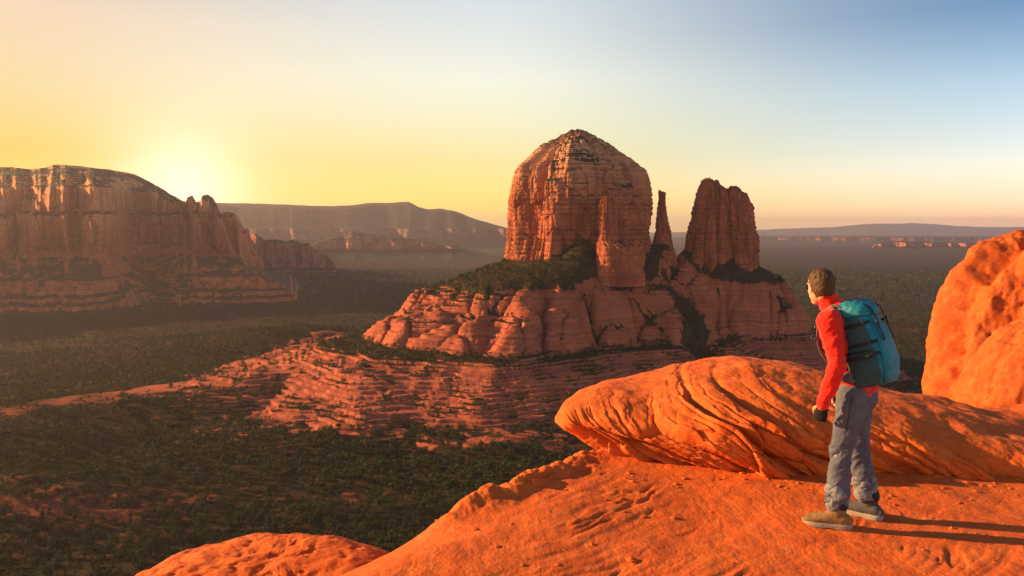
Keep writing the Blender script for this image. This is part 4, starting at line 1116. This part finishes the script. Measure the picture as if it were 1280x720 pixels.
# shoulder straps over the jacket
inv = pkm.inverted()
for s_, sh in ((1, shL), (-1, shR)):
    sd = side * s_
    pts = [fwd * a_ + sd * b_ + Vector((0, 0, c_)) for a_, b_, c_ in ((-.085, .085, 1.435), (-.045, .103, 1.500), (.030, .110, 1.512), (.090, .115, 1.455), (.122, .115, 1.36), (.112, .128, 1.25), (.070, .150, 1.17), (.01, .165, 1.12))]
    bm = bmesh.new()
    ring_tube(bm, [(p, .030 if i < 6 else .012, .009 if i < 6 else .004, side) for i, p in enumerate(pts)], 14)
    o = plain('shoulder_strap', bm, M_hip, pk, sub=1)
    bm = bmesh.new()
    ring_tube(bm, [(p + (Vector((0, 0, .010)) if i in (1, 2) else fwd * .011 + Vector((0, 0, .003))), .010, .003, side) for i, p in enumerate(pts[1:6])], 8)
    plain('strap_webbing', bm, M_tan, o)
    bm = bmesh.new()    # hanging loop and clip on the chest
    c = pts[4] + fwd * .018 + sd * .015
    bmesh.ops.create_cube(bm, size=1, matrix=Matrix.Translation(c) @ Matrix.Diagonal((.014, .026, .034, 1)))
    bmesh.ops.bevel(bm, geom=bm.edges[:], offset=.003, segments=2, affect='EDGES')
    ring_tube(bm, [(c + Vector((0, 0, -.01)), .0035, .0035), (c + fwd * .012 + sd * .03 + Vector((0, 0, -.06)), .0035, .0035), (c + sd * .035 + Vector((0, 0, -.10)), .0035, .0035), (c + sd * .02 - fwd * .02 + Vector((0, 0, -.06)), .0035, .0035)], 8)
    plain('clip', bm, M_black, o)
    bm = bmesh.new()    # load lifter
    ring_tube(bm, [(pkm @ Vector((-.075, .085 * s_, .50)), .008, .0025, side), (pts[1] + Vector((0, 0, .014)), .008, .0025, side)], 8)
    plain('load_lifter', bm, M_strap, o)
bm = bmesh.new()
a_, b_ = fwd * .132 + Vector((0, 0, 1.335)) + side * .10, fwd * .132 + Vector((0, 0, 1.335)) - side * .10
ring_tube(bm, [(a_, .009, .003, (0, 0, 1)), ((a_ + b_) / 2 + fwd * .02, .009, .003, (0, 0, 1)), (b_, .009, .003, (0, 0, 1))], 8)
plain('sternum_strap', bm, M_strap, pk)
# hip belt: a ring round the waist
bm = bmesh.new(); n = 44; R = []
for j in range(n + 1):
    a = math.radians(8) + (2 * math.pi - math.radians(16)) * j / n
    c = Vector((-.068, 0, 1.045)); wdt = .172 + .012; dep = .132 + .016
    p_ = c + Yh * wdt * math.sin(a) + Vector((1, 0, 0)) * dep * math.cos(a)
    o_ = (Yh * math.sin(a) / wdt + Vector((1, 0, 0)) * math.cos(a) / dep).normalized()
    hh = .040 * (.35 + .65 * sstep(.2, 1.1, min(a, 2 * math.pi - a)).item())
    R.append([bm.verts.new(p_ + o_ * x + Vector((-.1 * z, 0, z))) for x, z in ((-.004, -hh), (.012, -hh * .8), (.017, 0), (.012, hh * .8), (-.004, hh))])
for A, B in zip(R, R[1:]):
    for j in range(4): bm.faces.new((A[j], A[j + 1], B[j + 1], B[j]))
    bm.faces.new((A[4], A[0], B[0], B[4]))
bm.faces.new(R[0]); bm.faces.new(R[-1][::-1])
hb = plain('hip_belt', bm, M_hip, pk, sub=1)
for s_ in (1, -1):
    bm = bmesh.new()
    ring_tube(bm, [(Vector((.055, .085 * s_, 1.045)), .012, .003, (0, 0, 1)), (Vector((.0, .165 * s_, 1.048)), .012, .003, (0, 0, 1)), (Vector((-.10, .205 * s_, 1.055)), .012, .003, (0, 0, 1)), (Vector((-.18, .165 * s_, 1.06)), .012, .003, (0, 0, 1))], 8)
    plain('belt_webbing', bm, M_strap, hb)

# ================================================================ air, light, camera
hz = bmesh.new(); bmesh.ops.create_cube(hz, size=1.0)
for v_ in hz.verts: v_.co = Vector((v_.co.x * 48000, v_.co.y * 27600 + 13600, -212 + (v_.co.z + .5) * 520))
me = bpy.data.meshes.new('haze'); hz.to_mesh(me); hz.free()
mh = bpy.data.materials.new('haze'); mh.use_nodes = True
nt = mh.node_tree; nt.nodes.clear()
o_ = nt.nodes.new('ShaderNodeOutputMaterial'); pv_ = nt.nodes.new('ShaderNodeVolumePrincipled')
pv_.inputs['Color'].default_value = (.82, .74, .90, 1); pv_.inputs['Density'].default_value = HAZE; pv_.inputs['Anisotropy'].default_value = .5
nt.links.new(pv_.outputs[0], o_.inputs['Volume'])
if HAZE > 0: tag(link('haze', me, mh), 'thin haze filling the valley', 'haze', kind='stuff')

w = bpy.data.worlds.new('World'); SC.world = w; w.use_nodes = True
t = w.node_tree; t.nodes.clear()
wo = t.nodes.new('ShaderNodeOutputWorld')
sky = t.nodes.new('ShaderNodeTexSky'); sky.sky_type = 'NISHITA'; sky.sun_disc = False
sky.sun_elevation = SUN_EL; sky.sun_rotation = SUN_AZ
sky.dust_density = .6; sky.air_density = 1.0; sky.ozone_density = 1.0; sky.altitude = 1300
bg = t.nodes.new('ShaderNodeBackground'); bg.inputs[1].default_value = SKY_S
t.links.new(sky.outputs[0], bg.inputs[0])
tc = t.nodes.new('ShaderNodeTexCoord')
def vdot(vec):
    d = t.nodes.new('ShaderNodeVectorMath'); d.operation = 'DOT_PRODUCT'; t.links.new(tc.outputs['Generated'], d.inputs[0]); d.inputs[1].default_value = vec
    return d.outputs['Value']
def wmath(op, a, b=None):
    m_ = t.nodes.new('ShaderNodeMath'); m_.operation = op
    for i, q in enumerate((a, b)):
        if q is None: continue
        if isinstance(q, (int, float)): m_.inputs[i].default_value = q
        else: t.links.new(q, m_.inputs[i])
    return m_.outputs[0]
def wramp(v, stops, ease=False):
    r_ = t.nodes.new('ShaderNodeValToRGB'); t.links.new(v, r_.inputs[0]); e = r_.color_ramp
    while len(e.elements) < len(stops): e.elements.new(.5)
    for i, (p_, c_) in enumerate(stops): e.elements[i].position = p_; e.elements[i].color = (*c_, 1)
    if ease: e.interpolation = 'EASE'
    return r_.outputs[0]
def wmix(f, a, b, mode='MIX'):
    x = t.nodes.new('ShaderNodeMix'); x.data_type = 'RGBA'; x.blend_type = mode
    for s_, q in ((x.inputs[0], f), (x.inputs[6], a), (x.inputs[7], b)):
        if isinstance(q, (int, float)): s_.default_value = q
        elif isinstance(q, tuple): s_.default_value = (*q, 1)
        else: t.links.new(q, s_)
    return x.outputs[2]
sp_ = t.nodes.new('ShaderNodeSeparateXYZ'); t.links.new(tc.outputs['Generated'], sp_.inputs[0])
elev = wmath('MULTIPLY', wmath('ARCSINE', sp_.outputs[2]), 180 / math.pi / 40)      # 0 at horizon, 1 at 40 deg
# dusk colours: the clear-sky model is tinted by height above the horizon and by bearing
ML = wramp(elev, [(0, (.25, .128, .008)), (.12, (.262, .136, .018)), (.22, (.385, .212, .084)), (.33, (.55, .275, .135)), (.6, (.38, .27, .20)), (1.0, (.20, .19, .18))])
MC = wramp(elev, [(0, (.34, .235, .045)), (.12, (.468, .304, .131)), (.26, (.75, .50, .315)), (.39, (.76, .54, .38)), (.65, (.34, .30, .26)), (1.0, (.20, .19, .18))])
MR = wramp(elev, [(0, (.45, .27, .20)), (.10, (.44, .345, .31)), (.22, (.345, .325, .31)), (.33, (.16, .205, .24)), (.6, (.17, .19, .21)), (1.0, (.20, .19, .18))])
hl = wmath('SQRT', wmath('SUBTRACT', 1.0, wmath('MULTIPLY', sp_.outputs[2], sp_.outputs[2])))
side = wmath('DIVIDE', sp_.outputs[0], wmath('MAXIMUM', hl, .05))
fl_ = wramp(wmath('ADD', wmath('MULTIPLY', side, -.5), .5), [(.47, (0, 0, 0)), (.79, (1, 1, 1))], True)
fr_ = wramp(wmath('ADD', wmath('MULTIPLY', side, .5), .5), [(.47, (0, 0, 0)), (.79, (1, 1, 1))], True)
M = wmix(fr_, wmix(fl_, MC, ML), MR)
back = wmath('MULTIPLY', wmath('MAXIMUM', wmath('MULTIPLY', sp_.outputs[1], -1.0), 0.0), 1.0)
M = wmix(back, M, (.50, .38, .30))
tint = wmix(1.0, sky.outputs[0], M, 'MULTIPLY')
t.links.new(tint, bg.inputs[0]); bg.inputs[1].default_value = SKY_S * 4.85
gl = Vector(((232 - 640) / F, 1.0, slope(246))).normalized()
gv = wmath('MAXIMUM', vdot(tuple(gl)), 0.0)
glow = wmix(1.0, wmix(wmath('POWER', gv, 500.0), (0, 0, 0), (.5, .58, .72)), wmix(wmath('POWER', gv, 70.0), (0, 0, 0), (.20, .19, .17)), 'ADD')
bg2 = t.nodes.new('ShaderNodeBackground'); t.links.new(glow, bg2.inputs[0]); bg2.inputs[1].default_value = GRAD_S
ad = t.nodes.new('ShaderNodeAddShader'); t.links.new(bg.outputs[0], ad.inputs[0]); t.links.new(bg2.outputs[0], ad.inputs[1])
t.links.new(ad.outputs[0], wo.inputs[0])

sl = bpy.data.lights.new('sun', 'SUN'); sl.energy = SUN_E; sl.angle = math.radians(.6); sl.color = SUN_C
so = bpy.data.objects.new('sun', sl); COL.objects.link(so)
sd = Vector((math.sin(SUN_AZ) * math.cos(SUN_EL), math.cos(SUN_AZ) * math.cos(SUN_EL), math.sin(SUN_EL)))
so.rotation_euler = sd.to_track_quat('Z', 'Y').to_euler(); so.location = sd * 50

cam = bpy.data.cameras.new('camera'); co_ = bpy.data.objects.new('camera', cam); COL.objects.link(co_)
cam.sensor_width = 36; cam.lens = F / 1280 * 36; cam.clip_start = .05; cam.clip_end = 90000
co_.location = (0, 0, EYE); co_.rotation_euler = (math.pi / 2 - TILT, 0, 0)
SC.camera = co_
SC.view_settings.view_transform = 'Standard'; SC.view_settings.look = 'None'
SC.view_settings.exposure = EXPO; SC.view_settings.gamma = 1
SC.cycles.use_denoising = True; SC.cycles.adaptive_threshold = .006
try: SC.cycles.denoiser = 'OPENIMAGEDENOISE'; SC.cycles.denoising_prefilter = 'ACCURATE'
except Exception: pass
SC.cycles.max_bounces = 5; SC.cycles.diffuse_bounces = 3; SC.cycles.volume_bounces = 0
SC.cycles.transparent_max_bounces = 4
SC.render.use_persistent_data = False
